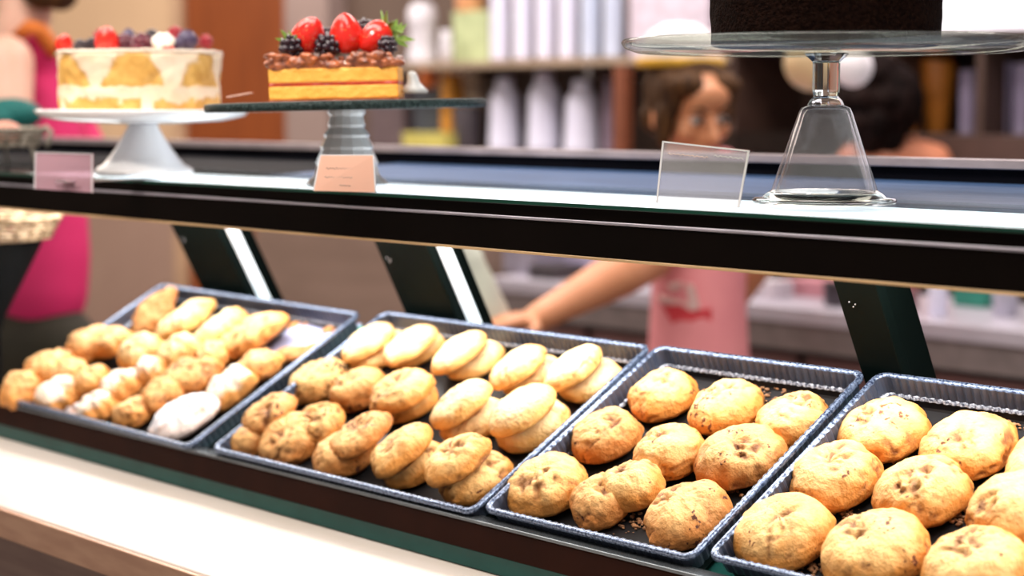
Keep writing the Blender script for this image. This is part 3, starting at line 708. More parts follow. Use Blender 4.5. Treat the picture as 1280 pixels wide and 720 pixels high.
bm = bmesh.new(); wm = mat('white blossom', (.95, .90, .82), .4)
for k in range(6):
    a = k * 1.05; ell(bm, dirR(.008 * math.cos(a), -.004, .0035 + .004 * math.sin(a)), (.0088, .006, .007), u=12, v=8)
ell(bm, dirR(0, -.004, .004), (.008, .006, .007)); obj('petals', bm, wm, fl)
bm = bmesh.new(); ell(bm, dirR(.002, 0, -.005), (.014, .009, .005)); obj('base', bm, straw, fl)

# strawberry layer slice on stand 2 (flat cut face towards the customer)
AX = math.atan2(RT.y, RT.x)
pc = c2 + Vector((0, 0, .0875 + .0053))
top2 = thing('cake', 'oblong orange layered cake with caramel curls topped by strawberries', 'cake', pc + RT * (-.008) + Fh * (-.01), (0, rad(-1.3) * 0, AX))
top2.rotation_euler = (Matrix.Rotation(rad(-1.3), 3, Vector((Fh.x, Fh.y, 0))) @ Matrix.Rotation(AX, 3, 'Z')).to_euler()
def lay(name, z0, z1, m, ex=0, am=.0006):
    bm = bmesh.new(); nx = 60; W = .0685 + ex; D = .045 + ex
    ring = []
    pts = [(-W + 2 * W * k / nx, -D) for k in range(nx)] + [(W, -D + 2 * D * k / 30) for k in range(30)] + [(W - 2 * W * k / nx, D) for k in range(nx)] + [(-W, D - 2 * D * k / 30) for k in range(30)]
    rr = []
    for z in [z0 + (z1 - z0) * j / 6 for j in range(7)]:
        rr.append([bm.verts.new((x * (1 + am * 12 * noise.noise(Vector((x, y, z)) * 90)), y + am * (1 if y < 0 else -1) * noise.noise(Vector((x, y, z * 3)) * 140) * 2, z)) for x, y in pts])
    for a, b_ in zip(rr, rr[1:]):
        for k in range(len(pts)): bm.faces.new((a[k], a[(k + 1) % len(pts)], b_[(k + 1) % len(pts)], b_[k]))
    bm.faces.new(rr[0]); bm.faces.new(rr[-1])
    return obj(name, bm, m, top2)
sp_o = mat('orange sponge', (1.0, .50, .085), .5, col2=(.95, .43, .06), scale=60, bump=.3, bscale=300)
jam = mat('red jam layer', (.50, .04, .008), .3)
lay('cake_board', 0, .0018, mat('brown crust', (.30, .07, .015), .5), .0015)
lay('lower_sponge', .0018, .0162, sp_o); lay('jam_layer', .0162, .0194, jam, .0002); lay('upper_sponge', .0194, .0345, sp_o)
bm = bmesh.new(); rnd = random.Random(4)
for k in range(130):
    x = rnd.uniform(-.069, .069); y = rnd.uniform(-.044, .044) if k % 2 else -.043; z = .036 + rnd.uniform(0, .0125)
    M = Matrix.Rotation(rnd.uniform(0, 3), 3, 'Z') @ Matrix.Rotation(rnd.uniform(-.6, .6), 3, 'X')
    ell(bm, Vector((x, y, z)), (rnd.uniform(.004, .011), rnd.uniform(.003, .006), rnd.uniform(.002, .0045)), M, u=10, v=7)
bx(bm, -.068, .068, -.044, .044, .033, .042)
tp = melt('caramel_topping', bm, mat('caramel curls', (.48, .13, .04), .35, col2=(.16, .035, .012), scale=110, coat=.4), top2, .0012, 1)
Rm = top2.rotation_euler.to_matrix()
def on2(px, py, back): return atd(px, py, (c2 - CAM).dot(FW) - .01 + back)
GS = 'fruit on the strawberry cake'
strawberry(on2(385, 45, -.02), .039, dirR(.45, -.5, .75), 'left large strawberry with leaves at its side, orange cake', GS, leaves=7)
strawberry(on2(433, 45, -.02), .041, dirR(-.05, -.3, .95), 'upright middle strawberry on the orange cake', GS, leaves=3)
strawberry(on2(471, 46, -.02), .037, dirR(-.75, -.35, -.55), 'right strawberry pointing left with spreading green leaves, orange cake', GS, leaves=8)
for (px, py, bk, sz, sd, lb) in [(364, 59, -.03, .026, 21, 'black berry at the left end of the orange cake'), (409, 58, -.03, .028, 22, 'black berry between the left and middle strawberries'), (456, 35, .01, .021, 23, 'small black berry behind the middle strawberry'), (484, 57, -.035, .022, 24, 'black berry in front of the spreading leaves on the right'), (406, 45, .01, .019, 25, 'small black berry high between the left and middle strawberries')]:
    drupe(on2(px, py, bk), sz, m_black, lb, GS, seed=sd)
def leafspray(P, dirs, label):
    bm = bmesh.new()
    for d_, ln in dirs:
        d_ = Vector(d_).normalized(); s_ = d_.cross(Fh).normalized(); w_ = ln * .16
        pts = [Vector((0, 0, 0)), d_ * ln * .45 + s_ * w_, d_ * ln, d_ * ln * .45 - s_ * w_]
        a = [bm.verts.new(p + Fh * .0006) for p in pts]; b_ = [bm.verts.new(p - Fh * .0006) for p in pts]
        bm.faces.new(a); bm.faces.new(b_)
        for j in range(4): bm.faces.new((a[j], a[(j + 1) % 4], b_[(j + 1) % 4], b_[j]))
    return tag(obj('leaf_sprig', bm, leaf, smooth=False, loc=P), label, 'leaves', 'leaf sprigs on the strawberry cake')
leafspray(on2(366, 54, -.03), [(dirR(-.9, 0, .25), .020), (dirR(-.7, -.2, .8), .020), (dirR(-1, .2, -.15), .017), (dirR(-.3, 0, 1), .015), (dirR(.4, -.3, .7), .012)], 'green leaf sprig sticking out at the left end of the orange cake')
leafspray(on2(492, 47, -.02), [(dirR(.95, 0, -.1), .024), (dirR(.7, -.2, .7), .022), (dirR(.2, 0, 1), .021), (dirR(.8, .1, -.5), .020), (dirR(-.4, -.2, .8), .014), (dirR(.5, .2, .9), .020)], 'green leaf sprig spreading past the right end of the orange cake')
# white garnish and pink paper on the slate board
g_ = atd(517, 118, (c2 - CAM).dot(FW) + .0); 
bm = bmesh.new(); lathe(bm, [(.001, 0), (.013, 0), (.0145, .003), (.011, .007), (.007, .012), (.006, .019), (.004, .023), (.001, .024)], 28); 
for v in bm.verts: v.co += dirR(.35, 0, 0) * -(v.co.z - .012) * .5
g_.z += .0012
tag(obj('cream_garnish', bm, mat('pale grey cream', (.72, .77, .80), .35), loc=g_), 'small pale swirl of white cream right of the orange cake', 'garnish')
bm = bmesh.new(); bx(bm, -.013, .013, -.012, .012, 0, .001); 
for v in bm.verts: v.co.z += .0025 * math.sin(v.co.x * 150) + .0025
g_ = atd(300, 122, (c2 - CAM).dot(FW)); 
tag(obj('paper_scrap', bm, mat('pink paper', (.80, .50, .42), .5), smooth=False, loc=g_, rot=(0, 0, AX)), 'small pink paper scrap at the left rim of the dark plate', 'paper')

# chocolate cake
base3 = c3 + Vector((0, 0, .1395)) + RT * (-.002)
choc = mat('chocolate sponge', (.005, .0018, .0012), .9, bump=1, bscale=330, col2=(.013, .005, .003), scale=260, spec=.04)
ck = thing('cake', 'very dark round chocolate crumb cake cut off by the top of the frame', 'cake', base3)
obj('cake_body', cake_round(.101, .1015, .085, 9, .0016, nv=40), choc, ck)
bm = bmesh.new(); lathe(bm, [(.001, .084), (.1, .084), (.102, .087), (.100, .091), (.09, .092), (.001, .092)], 80)
obj('frosting', bm, mat('chocolate frosting', (.03, .010, .006), .45), ck)

# ------------------------------------------------------------------ name cards
def backlit(name, col):
    m = bpy.data.materials.new(name); m.use_nodes = True; nt = m.node_tree; b = nt.nodes['Principled BSDF']; o = nt.nodes['Material Output']
    b.inputs['Base Color'].default_value = (*col, 1); b.inputs['Roughness'].default_value = .6
    t = nt.nodes.new('ShaderNodeBsdfTranslucent'); t.inputs[0].default_value = (*col, 1); x = nt.nodes.new('ShaderNodeMixShader'); x.inputs[0].default_value = .5
    nt.links.new(b.outputs[0], x.inputs[1]); nt.links.new(t.outputs[0], x.inputs[2]); nt.links.new(x.outputs[0], o.inputs[0]); return m
card_a = glass_mat('acrylic holder', (.97, .95, .97), .6, .14)
def card(name, label, quad, dist, paper_col, lines, th=.0012, haze=None, mk=None):
    """quad of photo corners TL TR BR BL standing on the shelf"""
    bl = atd(*quad[3], dist[0]); br = atd(*quad[2], dist[1]); 
    tl = atd(*quad[0], dist[2]); tr = atd(*quad[1], dist[3])
    o_ = (bl + br) / 2; t = thing(name, label, 'name card', o_)
    nrm = (br - bl).cross(tl - bl).normalized()
    def P(u, v): return (bl * (1 - u) + br * u) * (1 - v) + (tl * (1 - u) + tr * u) * v - o_
    def slab(nm, u0, u1, v0, v1, off, th_, m):
        bm = bmesh.new(); c_ = [P(u0, v0), P(u1, v0), P(u1, v1), P(u0, v1)]
        a = [bm.verts.new(p + nrm * off) for p in c_]; b_ = [bm.verts.new(p + nrm * (off + th_)) for p in c_]
        bm.faces.new(a); bm.faces.new(b_)
        for j in range(4): bm.faces.new((a[j], a[(j + 1) % 4], b_[(j + 1) % 4], b_[j]))
        return obj(nm, bm, m, t, smooth=False)
    slab('holder', 0, 1, 0, 1, 0, th, mk or card_a)
    em = mat('acrylic bright edge', (.82, .80, .82), .2)
    slab('holder_edge', 0, .02, 0, 1, th, .0006, em); slab('holder_edge', 0, 1, .975, 1, th, .0006, em); slab('holder_edge', .98, 1, 0, 1, th, .0006, em)
    if paper_col: 
        pp_ = slab('paper', .02, .98, .0, .975, th + .0002, .0004, backlit('card paper', paper_col))
    for (u0, u1, v, thk, cl) in lines:
        # faint handwriting: a thin wavy stroke on the paper
        pts = []; n_ = int((u1 - u0) * 60)
        for k in range(n_ + 1):
            u = u0 + (u1 - u0) * k / n_; pts.append(P(u, v + thk * 1.4 * math.sin(k * 1.9) * (.6 + .4 * math.sin(k * .77))) + nrm * (th + .0008))
        bm = bmesh.new(); tube(bm, pts, .00045, 5)
        kid_ = obj('writing', bm, mat('writing %s' % str(cl), cl, .6), t)
    return t
mk_pink = glass_mat('frosted pink holder', (.9, .72, .80), 1, .45, hcol=(.80, .52, .60))
d1 = (c1 - CAM).dot(FW) - .25
card('name_card', 'small pinkish translucent card clipped to the shelf edge below the white stand', [(45, 190), (117, 192), (117, 241), (44, 236)], (2.072, 1.995, 2.072, 1.995), None, [(.38, .82, .13, .02, (.20, .12, .14))], mk=mk_pink)
cl_ = bpy.data.objects['name_card']; q_ = atd(80, 226, 2.02)
kid(box('clip', q_.x - .012, q_.x + .012, q_.y - .004, 1.150, 1.2152, 1.2168, steel, bevel=.0003), cl_)
card('name_card', 'peach coloured handwritten card standing against the faceted glass foot', [(401, 194), (468, 194), (471, 241), (392, 239)], (1.768, 1.742, 1.775, 1.75), (.95, .66, .52), [(.16, .62, .62, .025, (.45, .28, .22)), (.16, .62, .38, .02, (.50, .33, .27)), (.42, .60, .16, .012, (.5, .33, .27))])
card('name_card', 'clear slanted acrylic card holder left of the tall glass stand', [(829, 177), (938, 189), (925, 260), (821, 254)], (1.525, 1.475, 1.545, 1.495), None, [(.08, .55, .80, .012, (.85, .62, .55)), (.62, .95, .84, .01, (.8, .75, .75))])

# ------------------------------------------------------------------ people
skin_w = mat('tan skin', (.70, .31, .16), .5, sss=.1, scale=8, col2=(.64, .27, .13))
skin_l = mat('rosy skin', (.86, .52, .40), .5, sss=.1, scale=8, col2=(.80, .45, .33))
hair_m = mat('dark brown hair', (.035, .015, .007), .6, col2=(.11, .05, .018), scale=14, stretch=(6, 6, 1), bump=.6, bscale=90, spec=.15)
hair_k = mat('black curly hair', (.004, .0025, .0025), .7, col2=(.014, .007, .006), scale=40, bump=1, bscale=60, spec=.05)
def head_bm(bm, O_, yaw_dir, tilt=.15, roll=0, s=1.0):
    """head centred at O_, face towards yaw_dir; returns local frame"""
    f_ = Vector(yaw_dir).normalized(); f_ = (f_ - ZZ * tilt).normalized(); r_ = f_.cross(ZZ).normalized(); u_ = r_.cross(f_)
    if roll: q = Matrix.Rotation(roll, 3, f_); r_ = q @ r_; u_ = q @ u_
    M3 = Matrix((r_, f_, u_)).transposed()
    def e(x, y, z, a, b_, c): ell(bm, O_ + M3 @ Vector((x, y, z)) * s, (a * s, b_ * s, c * s), M3)
    e(0, -.012, .028, .074, .092, .086); e(0, .022, -.03, .060, .066, .076); e(0, .045, -.083, .032, .036, .026)
    e(0, .07, .045, .05, .02, .03)
    for sx in (-1, 1):
        e(sx * .075, -.008, -.012, .009, .019, .031); e(sx * .040, .055, -.025, .022, .028, .024); e(sx * .030, .078, .020, .020, .010, .006)
    limb(bm, [(O_ + M3 @ Vector((0, .086, .008)) * s, .008 * s), (O_ + M3 @ Vector((0, .108, -.030)) * s, .0125 * s)], 10)
    e(0, .088, -.036, .017, .012, .008); e(0, .082, -.058, .024, .013, .006); e(0, .080, -.067, .020, .013, .007)
    return M3
def face_bits(O_, M3, par, s=1.0):
    ew = mat('eye white', (.75, .70, .68), .2); ei = mat('iris', (.035, .018, .010), .15); br = hair_m; lp = mat('lips', (.55, .16, .13), .4)
    for sx in (-1, 1):
        c = O_ + M3 @ Vector((sx * .031, .0795, .002)) * s
        bm = bmesh.new(); ell(bm, c, (.0135 * s, .0115 * s, .0085 * s), M3); e_ = kid(obj('eye', bm, ew), par)
        bm = bmesh.new(); ell(bm, c + M3 @ Vector((0, .0095, -.001)) * s, (.0062 * s, .0035 * s, .0066 * s), M3); kid(obj('iris', bm, ei), e_)
        bm = bmesh.new(); tube(bm, [O_ + M3 @ Vector((sx * x, y, z)) * s for x, y, z in ((.014, .093, .022), (.030, .091, .030), (.048, .078, .024))], [.002, .0035, .0015], 8); kid(obj('eyebrow', bm, br), par)
        bm = bmesh.new(); tube(bm, [O_ + M3 @ Vector((sx * x, y, z)) * s for x, y, z in ((.017, .092, .006), (.031, .0935, .0115), (.045, .083, .006))], .0018, 6); kid(obj('eyelash', bm, br), par)
    bm = bmesh.new(); ell(bm, O_ + M3 @ Vector((0, .0905, -.0615)) * s, (.022 * s, .008 * s, .0075 * s), M3); kid(obj('lips', bm, lp), par)
def hand(bm, wrist, d, side, curl=.5, s=1.0):
    """palm and five separate bent fingers from the wrist along d; side = thumb direction"""
    d = Vector(d).normalized(); side = Vector(side); side = (side - d * side.dot(d)).normalized(); dn = d.cross(side).normalized()
    if dn.z > 0: dn = -dn
    palm = wrist + d * .05 * s
    M3 = Matrix((side, d, dn)).transposed(); ell(bm, palm, (.038 * s, .050 * s, .015 * s), M3)
    for k, ln in enumerate((.070, .080, .075, .058)):
        b_ = wrist + d * .088 * s + side * (.027 - .018 * k) * s; p1 = b_ + (d + dn * curl * .5).normalized() * ln * .45 * s
        p2 = p1 + (d * .8 + dn * curl * 1.3).normalized() * ln * .32 * s; p3 = p2 + (d * .5 + dn * curl * 2).normalized() * ln * .25 * s
        limb(bm, [(b_ - d * .02 * s, .0088 * s), (p1, .0082 * s), (p2, .0074 * s), (p3, .0062 * s)], 8)
    b_ = wrist + d * .025 * s + side * .028 * s; p1 = b_ + (d * .6 + side * .8 + dn * .3).normalized() * .038 * s; p2 = p1 + (d + side * .2 + dn * .3).normalized() * .030 * s
    limb(bm, [(b_ - side * .012 * s, .012 * s), (p1, .0105 * s), (p2, .0085 * s)], 8)

# worker behind the case, head bowed, reaching into the back of it
ZW = 3.6
wc = atd(872, 300, ZW); wb = Vector((wc.x, wc.y, 0))
worker = thing('person', 'worker with white cap and pink shirt bending over to reach into the case', 'person', wb)
Hc = atd(862, 138, ZW)
bm = bmesh.new()
M3 = head_bm(bm, Hc, RT * .42 - Fh * .85, .28, .05, .98)
neck = atd(868, 205, ZW + .05)
limb(bm, [(Hc + Vector((0, 0, -.06)), .052), (neck, .052), (neck + ZZ * -.06, .060)], 16)
sh = atd(846, 232, ZW + .02); el = atd(812, 322, ZW - .10); wr = atd(672, 397, ZW - .42); 
limb(bm, [(sh, .052), ((sh + el) / 2, .050), (el, .047), (el * .7 + wr * .3, .047), (el * .35 + wr * .65, .036), (wr, .026)], 18)
hand(bm, wr, (atd(600, 405, ZW - .5) - wr), -Fh, .4, .95)
sh2 = atd(925, 225, ZW + .18); el2 = atd(945, 330, ZW + .25); wr2 = atd(905, 395, ZW + .28)
limb(bm, [(sh2, .048), (el2, .040), (wr2, .026)], 16); hand(bm, wr2, (-.3, 0, -1), RT, .4, .95)
for dx in (-.075, .075): limb(bm, [(wb + RT * dx + ZZ * .66, .065), (wb + RT * dx + ZZ * .42, .055), (wb + RT * dx + ZZ * .09, .04)], 16)
limb(bm, [(wb + ZZ * .72, .07), (atd(872, 372, ZW + .03), .06), (neck - ZZ * .12, .06)], 18)
kid(melt('body', bm, skin_w, None, .0055, 5), worker)
face_bits(Hc, M3, worker, .98)
# hair: skull cap, side locks, low bun, falling lock
bm = bmesh.new()
def hl(x, y, z, a, b_, c): ell(bm, Hc + M3 @ Vector((x, y, z)), (a, b_, c), M3)
hl(0, -.028, .040, .084, .092, .090); hl(-.066, .012, .040, .022, .045, .050); hl(.066, .010, .035, .024, .050, .055); hl(-.050, .050, .066, .030, .030, .022); hl(.045, .052, .070, .036, .030, .024)
hl(0, -.115, -.02, .04, .035, .045); hl(.078, .035, -.010, .020, .026, .048); hl(.082, .040, -.035, .014, .022, .03)
hl(0, -.07, -.03, .07, .05, .05)
ell(bm, atd(902, 138, ZW - .02), (.026, .030, .045)); ell(bm, atd(908, 118, ZW), (.02, .03, .04))
kid(melt('hair', bm, hair_m, None, .005, 4), worker)
bm = bmesh.new(); cc = atd(850, 82, ZW + .02)
lathe(bm, [(.001, .088), (.03, .086), (.062, .070), (.082, .040), (.089, .008), (.087, 0), (.084, .004)], 40, Matrix.Translation(cc))
cap = kid(obj('cap', bm, mat('white cap cloth', (.86, .82, .86), .6)), worker)
bm = bmesh.new(); lathe(bm, [(.084, -.004), (.091, -.003), (.092, .012), (.089, .014), (.084, .010)], 40, Matrix.Translation(cc))
kid(obj('cap_band', bm, mat('yellow cap band', (.85, .48, .04), .5)), cap)
# pink shirt
shirt_p = mat('pink shirt cloth', (.80, .30, .32), .8, col2=(.70, .24, .27), scale=5)
bm = bmesh.new(); ch = atd(876, 262, ZW + .06); wa = atd(873, 372, ZW + .03); hp = atd(873, 462, ZW + .02)
ell(bm, ch, (.105, .105, .12)); limb(bm, [(neck - ZZ * .045, .068), (ch, .098), (wa, .098), (hp, .106)], 24)
limb(bm, [(sh + (ch - sh) * .2, .068), (sh, .062), (sh + (el - sh) * .40, .058)], 18); limb(bm, [(sh2 + (ch - sh2) * .2, .066), (sh2, .058), (sh2 + (el2 - sh2) * .4, .055)], 18)
ell(bm, atd(900, 202, ZW - .02), (.045, .035, .030))
sh_ = kid(melt('shirt', bm, shirt_p, None, .007, 8), worker)
def decal(bm, pts, c_, rr, lift):
    vs = []
    for px, py in pts:
        # project on the waist cylinder
        P = atd(px, py, ZW); ax = c_.lerp(hp, 0); lat = (P - ax).dot(RT); dep = math.sqrt(max(rr * rr - lat * lat, 0)); Q = ax + RT * lat - Fh * (dep + lift); Q.z = P.z
        vs.append(Q)
    a = [bm.verts.new(v) for v in vs]; b_ = [bm.verts.new(v + Fh * .012) for v in vs]; bm.faces.new(a); bm.faces.new(b_)
    for j in range(len(vs)): bm.faces.new((a[j], a[(j + 1) % len(vs)], b_[(j + 1) % len(vs)], b_[j]))
red_print = mat('red shirt print', (.72, .05, .07), .7); wprint = mat('pale shirt print', (.88, .62, .60), .7)
bm = bmesh.new(); decal(bm, [(826, 380), (845, 376), (862, 384), (884, 380), (886, 418), (872, 428), (858, 412), (838, 402)], wa, .106, .002); kid(obj('shirt_print', bm, red_print, smooth=False), sh_)
bm = bmesh.new()
decal(bm, [(832, 352), (848, 348), (847, 356), (834, 360)], wa, .106, .004); decal(bm, [(852, 350), (862, 352), (870, 380), (860, 382)], wa, .106, .004); decal(bm, [(822, 366), (864, 376), (862, 384), (822, 374)], wa, .106, .005)
kid(obj('shirt_print', bm, wprint, smooth=False), sh_)
bm = bmesh.new(); 
for dx in (-.075, .075): limb(bm, [(wb + RT * dx + ZZ * .68, .080), (wb + RT * dx + ZZ * .42, .066), (wb + RT * dx + ZZ * .10, .058)], 18)
limb(bm, [(wb - RT * .03 + ZZ * .70, .09), (wb + RT * .03 + ZZ * .70, .09)], 18)
kid(melt('trousers', bm, mat('dark trousers', (.03, .03, .04), .8), None, .009, 5), worker)
bm = bmesh.new()
for dx in (-.075, .075): ell(bm, wb + RT * dx - Fh * .04 + ZZ * .045, (.045, .11, .045), Matrix.Rotation(AX, 3, 'Z'))
kid(obj('shoes', bm, mat('black shoes', (.01, .01, .01), .4)), worker)

# pale bag in the hand
bgp = atd(598, 385, ZW - .42)
bm = bmesh.new(); lathe(bm, [(.001, -.10), (.045, -.10), (.050, -.06), (.052, .0), (.044, .05), (.034, .085), (.030, .12), (.001, .12)], 24)
for v in bm.verts: v.co += Vector((0, 0, 0)) + v.co.normalized() * .006 * noise.noise(v.co * 25); v.co += dirR(-.25, 0, 0) * v.co.z
tag(obj('paper_bag', bm, mat('pale green paper', (.58, .62, .52), .7, col2=(.48, .50, .44), scale=9), loc=bgp), "crumpled pale green bag at the worker's outstretched hand", 'bag')

# woman at the left, seen from behind
ZL = 3.7
lb = atd(34, 300, ZL); lb = Vector((lb.x, lb.y, 0))
wom = thing('person', 'person in a magenta sleeveless top and dark trousers seen from behind at the left', 'person', lb)
Hl = atd(34, -42, ZL)
bm = bmesh.new(); M3 = head_bm(bm, Hl, -RT * .5 + Fh * .8, .1)
nk = atd(28, 42, ZL)
limb(bm, [(Hl - ZZ * .05, .054), (nk, .056), (nk - ZZ * .06, .050)], 16)
s1 = atd(8, 78, ZL - .12); e1 = atd(14, 190, ZL - .18); w1 = atd(-30, 200, ZL - .30)
limb(bm, [(s1, .056), (s1 * .5 + e1 * .5, .048), (e1, .040), (w1, .027)], 18); hand(bm, w1, (-RT + Fh * .2), ZZ, .4)
s2 = atd(62, 88, ZL + .16); e2 = atd(100, 190, ZL + .2); w2 = atd(52, 200, ZL + .42)
limb(bm, [(s2, .045), (e2, .040), (w2, .027)], 18); hand(bm, w2, (-RT * .6 + Fh * .5), ZZ, .4)
limb(bm, [(nk - ZZ * .12, .05), (lb + ZZ * .80, .07)], 18)
for dx in (-.08, .08): limb(bm, [(lb + RT * dx + ZZ * .68, .065), (lb + RT * dx + ZZ * .45, .055), (lb + RT * dx + ZZ * .09, .04)], 16)
kid(melt('body', bm, skin_l, None, .0065, 5), wom); face_bits(Hl, M3, wom)
bm = bmesh.new()
def hl(x, y, z, a, b_, c): ell(bm, Hl + M3 @ Vector((x, y, z)), (a, b_, c), M3)
hl(0, -.03, .03, .086, .095, .098); hl(0, -.09, -.05, .050, .04, .055); hl(.05, -.05, -.06, .04, .04, .04); hl(.03, -.09, -.07, .035, .03, .035)
kid(melt('hair', bm, hair_m, None, .006, 4), wom)
magenta = mat('magenta cloth', (.72, .022, .16), .75, col2=(.62, .018, .13), scale=4)
bm = bmesh.new()
up_ = atd(52, 92, ZL + .05); mi = atd(50, 190, ZL + .04); hi = atd(54, 320, ZL + .03); hb = atd(50, 365, ZL + .03)
limb(bm, [(atd(44, 62, ZL + .0), .052), (up_, .072), (mi, .092), (hi, .098), (hb, .100)], 22)
limb(bm, [(atd(96, 150, ZL + .2), .04), (e2, .062), (w2 * .5 + e2 * .5, .045)], 16)
kid(melt('tank_top', bm, magenta, None, .008, 8), wom)
bm = bmesh.new(); tube(bm, [atd(22, 44, ZL - .07), atd(36, 34, ZL - .09), atd(50, 38, ZL - .06), atd(62, 54, ZL - .05), atd(68, 68, ZL - .03)], [.012, .017, .018, .017, .012], 10); kid(obj('collar', bm, mat('orange trim', (.85, .22, .03), .7)), wom)
bm = bmesh.new()
for dx in (-.075, .075): limb(bm, [(lb + RT * (dx + .02) + ZZ * .76, .090), (lb + RT * dx + ZZ * .45, .070), (lb + RT * dx + ZZ * .10, .06)], 18)
limb(bm, [(lb - RT * .02 + ZZ * .79, .10), (lb + RT * .05 + ZZ * .79, .10)], 18)
kid(melt('trousers', bm, mat('dark olive trousers', (.035, .030, .018), .85), None, .009, 5), wom)
bm = bmesh.new()
for dx in (-.08, .08): ell(bm, lb + RT * dx + Fh * .04 + ZZ * .045, (.045, .11, .045), Matrix.Rotation(AX, 3, 'Z'))
kid(obj('shoes', bm, mat('black shoes', (.01, .01, .01), .4)), wom)
tb = atd(14, 143, ZL - .32)
bm = bmesh.new(); ell(bm, Vector((0, 0, 0)), (.060, .04, .032), Matrix.Rotation(AX, 3, 'Z')); ell(bm, dirR(-.03, 0, -.01), (.06, .04, .030))
tag(obj('teal_pouch', bm, mat('teal cloth', (.0, .14, .13), .7), loc=tb), "small teal cloth pouch held by the left person's elbow", 'pouch')

# woman with black hair behind the island
ZR = aty(1096, 130, 3.84); ZRd = (ZR - CAM).dot(FW); rb_ = Vector((ZR.x, ZR.y, 0))
p3 = thing('person', 'person with dark curly hair and bare shoulder turned away behind the rear worktop', 'person', rb_)
Hr = atd(1100, 128, ZRd); bm = bmesh.new(); M3 = head_bm(bm, Hr, -RT * .6 + Fh * .7, .1, 0, .95)
nr = atd(1104, 185, ZRd)
limb(bm, [(Hr - ZZ * .05, .052), (nr, .058), (nr - ZZ * .06, .08)], 16)
for sx, q in ((1, 1), (-1, .55)):
    a = nr + RT * .13 * sx * q - ZZ * .035; b_ = nr + RT * .17 * sx * q - ZZ * .26 ; c = nr + RT * .12 * sx * q - ZZ * .30 - Fh * .12
    limb(bm, [(nr + RT * .03 * sx - ZZ * .01, .05), (a, .048), (b_, .038), (c, .026)], 16); hand(bm, c, (-RT * sx * .6 - Fh * .5), ZZ, .5)
limb(bm, [(nr - ZZ * .08, .09), (rb_ + ZZ * .8, .12)], 18)
for dx in (-.08, .08): limb(bm, [(rb_ + RT * dx + ZZ * .75, .075), (rb_ + RT * dx + ZZ * .42, .055), (rb_ + RT * dx + ZZ * .09, .04)], 14)
kid(melt('body', bm, mat('warm skin', (.80, .30, .17), .5, scale=8), None, .007, 5), p3); face_bits(Hr, M3, p3, .95)
bm = bmesh.new(); rnd = random.Random(3)
for k in range(60):
    a = rnd.uniform(0, 6.28); z = rnd.uniform(-1, 1); rr = math.sqrt(1 - z * z)
    ell(bm, Hr + RT * (.080 * rr * math.cos(a) - .012) - Fh * (.03 - .085 * rr * math.sin(a)) + ZZ * (.105 * z - .01), (.032,) * 3, u=10, v=8)
ell(bm, Hr - Fh * .03 + RT * .012, (.098, .09, .105))
kid(melt('hair', bm, hair_k, None, .006, 2), p3)
bm = bmesh.new(); limb(bm, [(nr - ZZ * .15, .10), (rb_ + ZZ * .74, .125)], 20); kid(melt('top', bm, shirt_p, None, .009, 5), p3)
bm = bmesh.new()
for dx in (-.08, .08): limb(bm, [(rb_ + RT * dx + ZZ * .78, .09), (rb_ + RT * dx + ZZ * .42, .065), (rb_ + RT * dx + ZZ * .09, .055)], 14)
kid(melt('trousers', bm, mat('dark trousers', (.03, .03, .04), .8), None, .01, 4), p3)
bm = bmesh.new()
for dx in (-.08, .08): ell(bm, rb_ + RT * dx + ZZ * .045, (.045, .10, .045), Matrix.Rotation(AX, 3, 'Z'))
kid(obj('shoes', bm, mat('black shoes', (.01, .01, .01), .4)), p3)

# ------------------------------------------------------------------ basket display at the left
wick = mat('natural wicker', (.46, .33, .20), .7, col2=(.17, .10, .05), scale=60)
wick_g = mat('grey weathered wicker', (.42, .37, .30), .7, col2=(.20, .17, .13), scale=60)
bk = atd(-22, 285, 2.62); bb = Vector((bk.x, bk.y, 0))
bs = thing('basket_stand', 'black pedestal with a pale woven tray on top, below the shelf at the left edge', 'basket stand', bb)
bc = atd(-30, 178, 2.60); bc.z = 1.215 + .030
bu = thing('basket', 'grey woven tray on short wire legs at the left end of the glass shelf', 'basket', (bc.x, bc.y, 1.215))
def wicker(c, R, H, n, m, nm, par):
    bm = bmesh.new()
    for j in range(n):
        z = -H / 2 + H * j / (n - 1); rr = R * (.86 + .14 * j / (n - 1)); ph = j * math.pi
        pts = [c + Vector(((rr + .0022 * math.cos(24 * 2 * math.pi * k / 192 + ph)) * math.cos(2 * math.pi * k / 192), (rr + .0022 * math.cos(24 * 2 * math.pi * k / 192 + ph)) * math.sin(2 * math.pi * k / 192), z)) for k in range(193)]
        tube(bm, pts, H / n * .55 if j < n - 1 else H / n * .8, 6)
    for k in range(24):
        a = 2 * math.pi * k / 24; d_ = Vector((math.cos(a), math.sin(a), 0)); tube(bm, [c + d_ * R * .86 - ZZ * H / 2, c + d_ * R + ZZ * H / 2], .0025, 6)
    lathe(bm, [(.001, -H / 2 - .002), (R * .86, -H / 2 - .002), (R * .86, -H / 2 + .002), (.001, -H / 2 + .002)], 40, Matrix.Translation(c))
    return kid(obj(nm, bm, m), par)
wicker(atd(-22, 284, 2.62), .112, .030, 6, wick, 'woven_tray', bs)
wc_ = Vector((bc.x, bc.y, 1.215 + .042)); wicker(wc_, .100, .024, 5, wick_g, 'woven_tray', bu)
for k in range(4):
    a = .6 + k * math.pi / 2; d_ = Vector((math.cos(a), math.sin(a), 0)); bm = bmesh.new()
    tube(bm, [wc_ + d_ * .088 - ZZ * .012, wc_ + d_ * .094 - ZZ * .0405], .0025, 6); kid(obj('leg', bm, wick_g), bu)
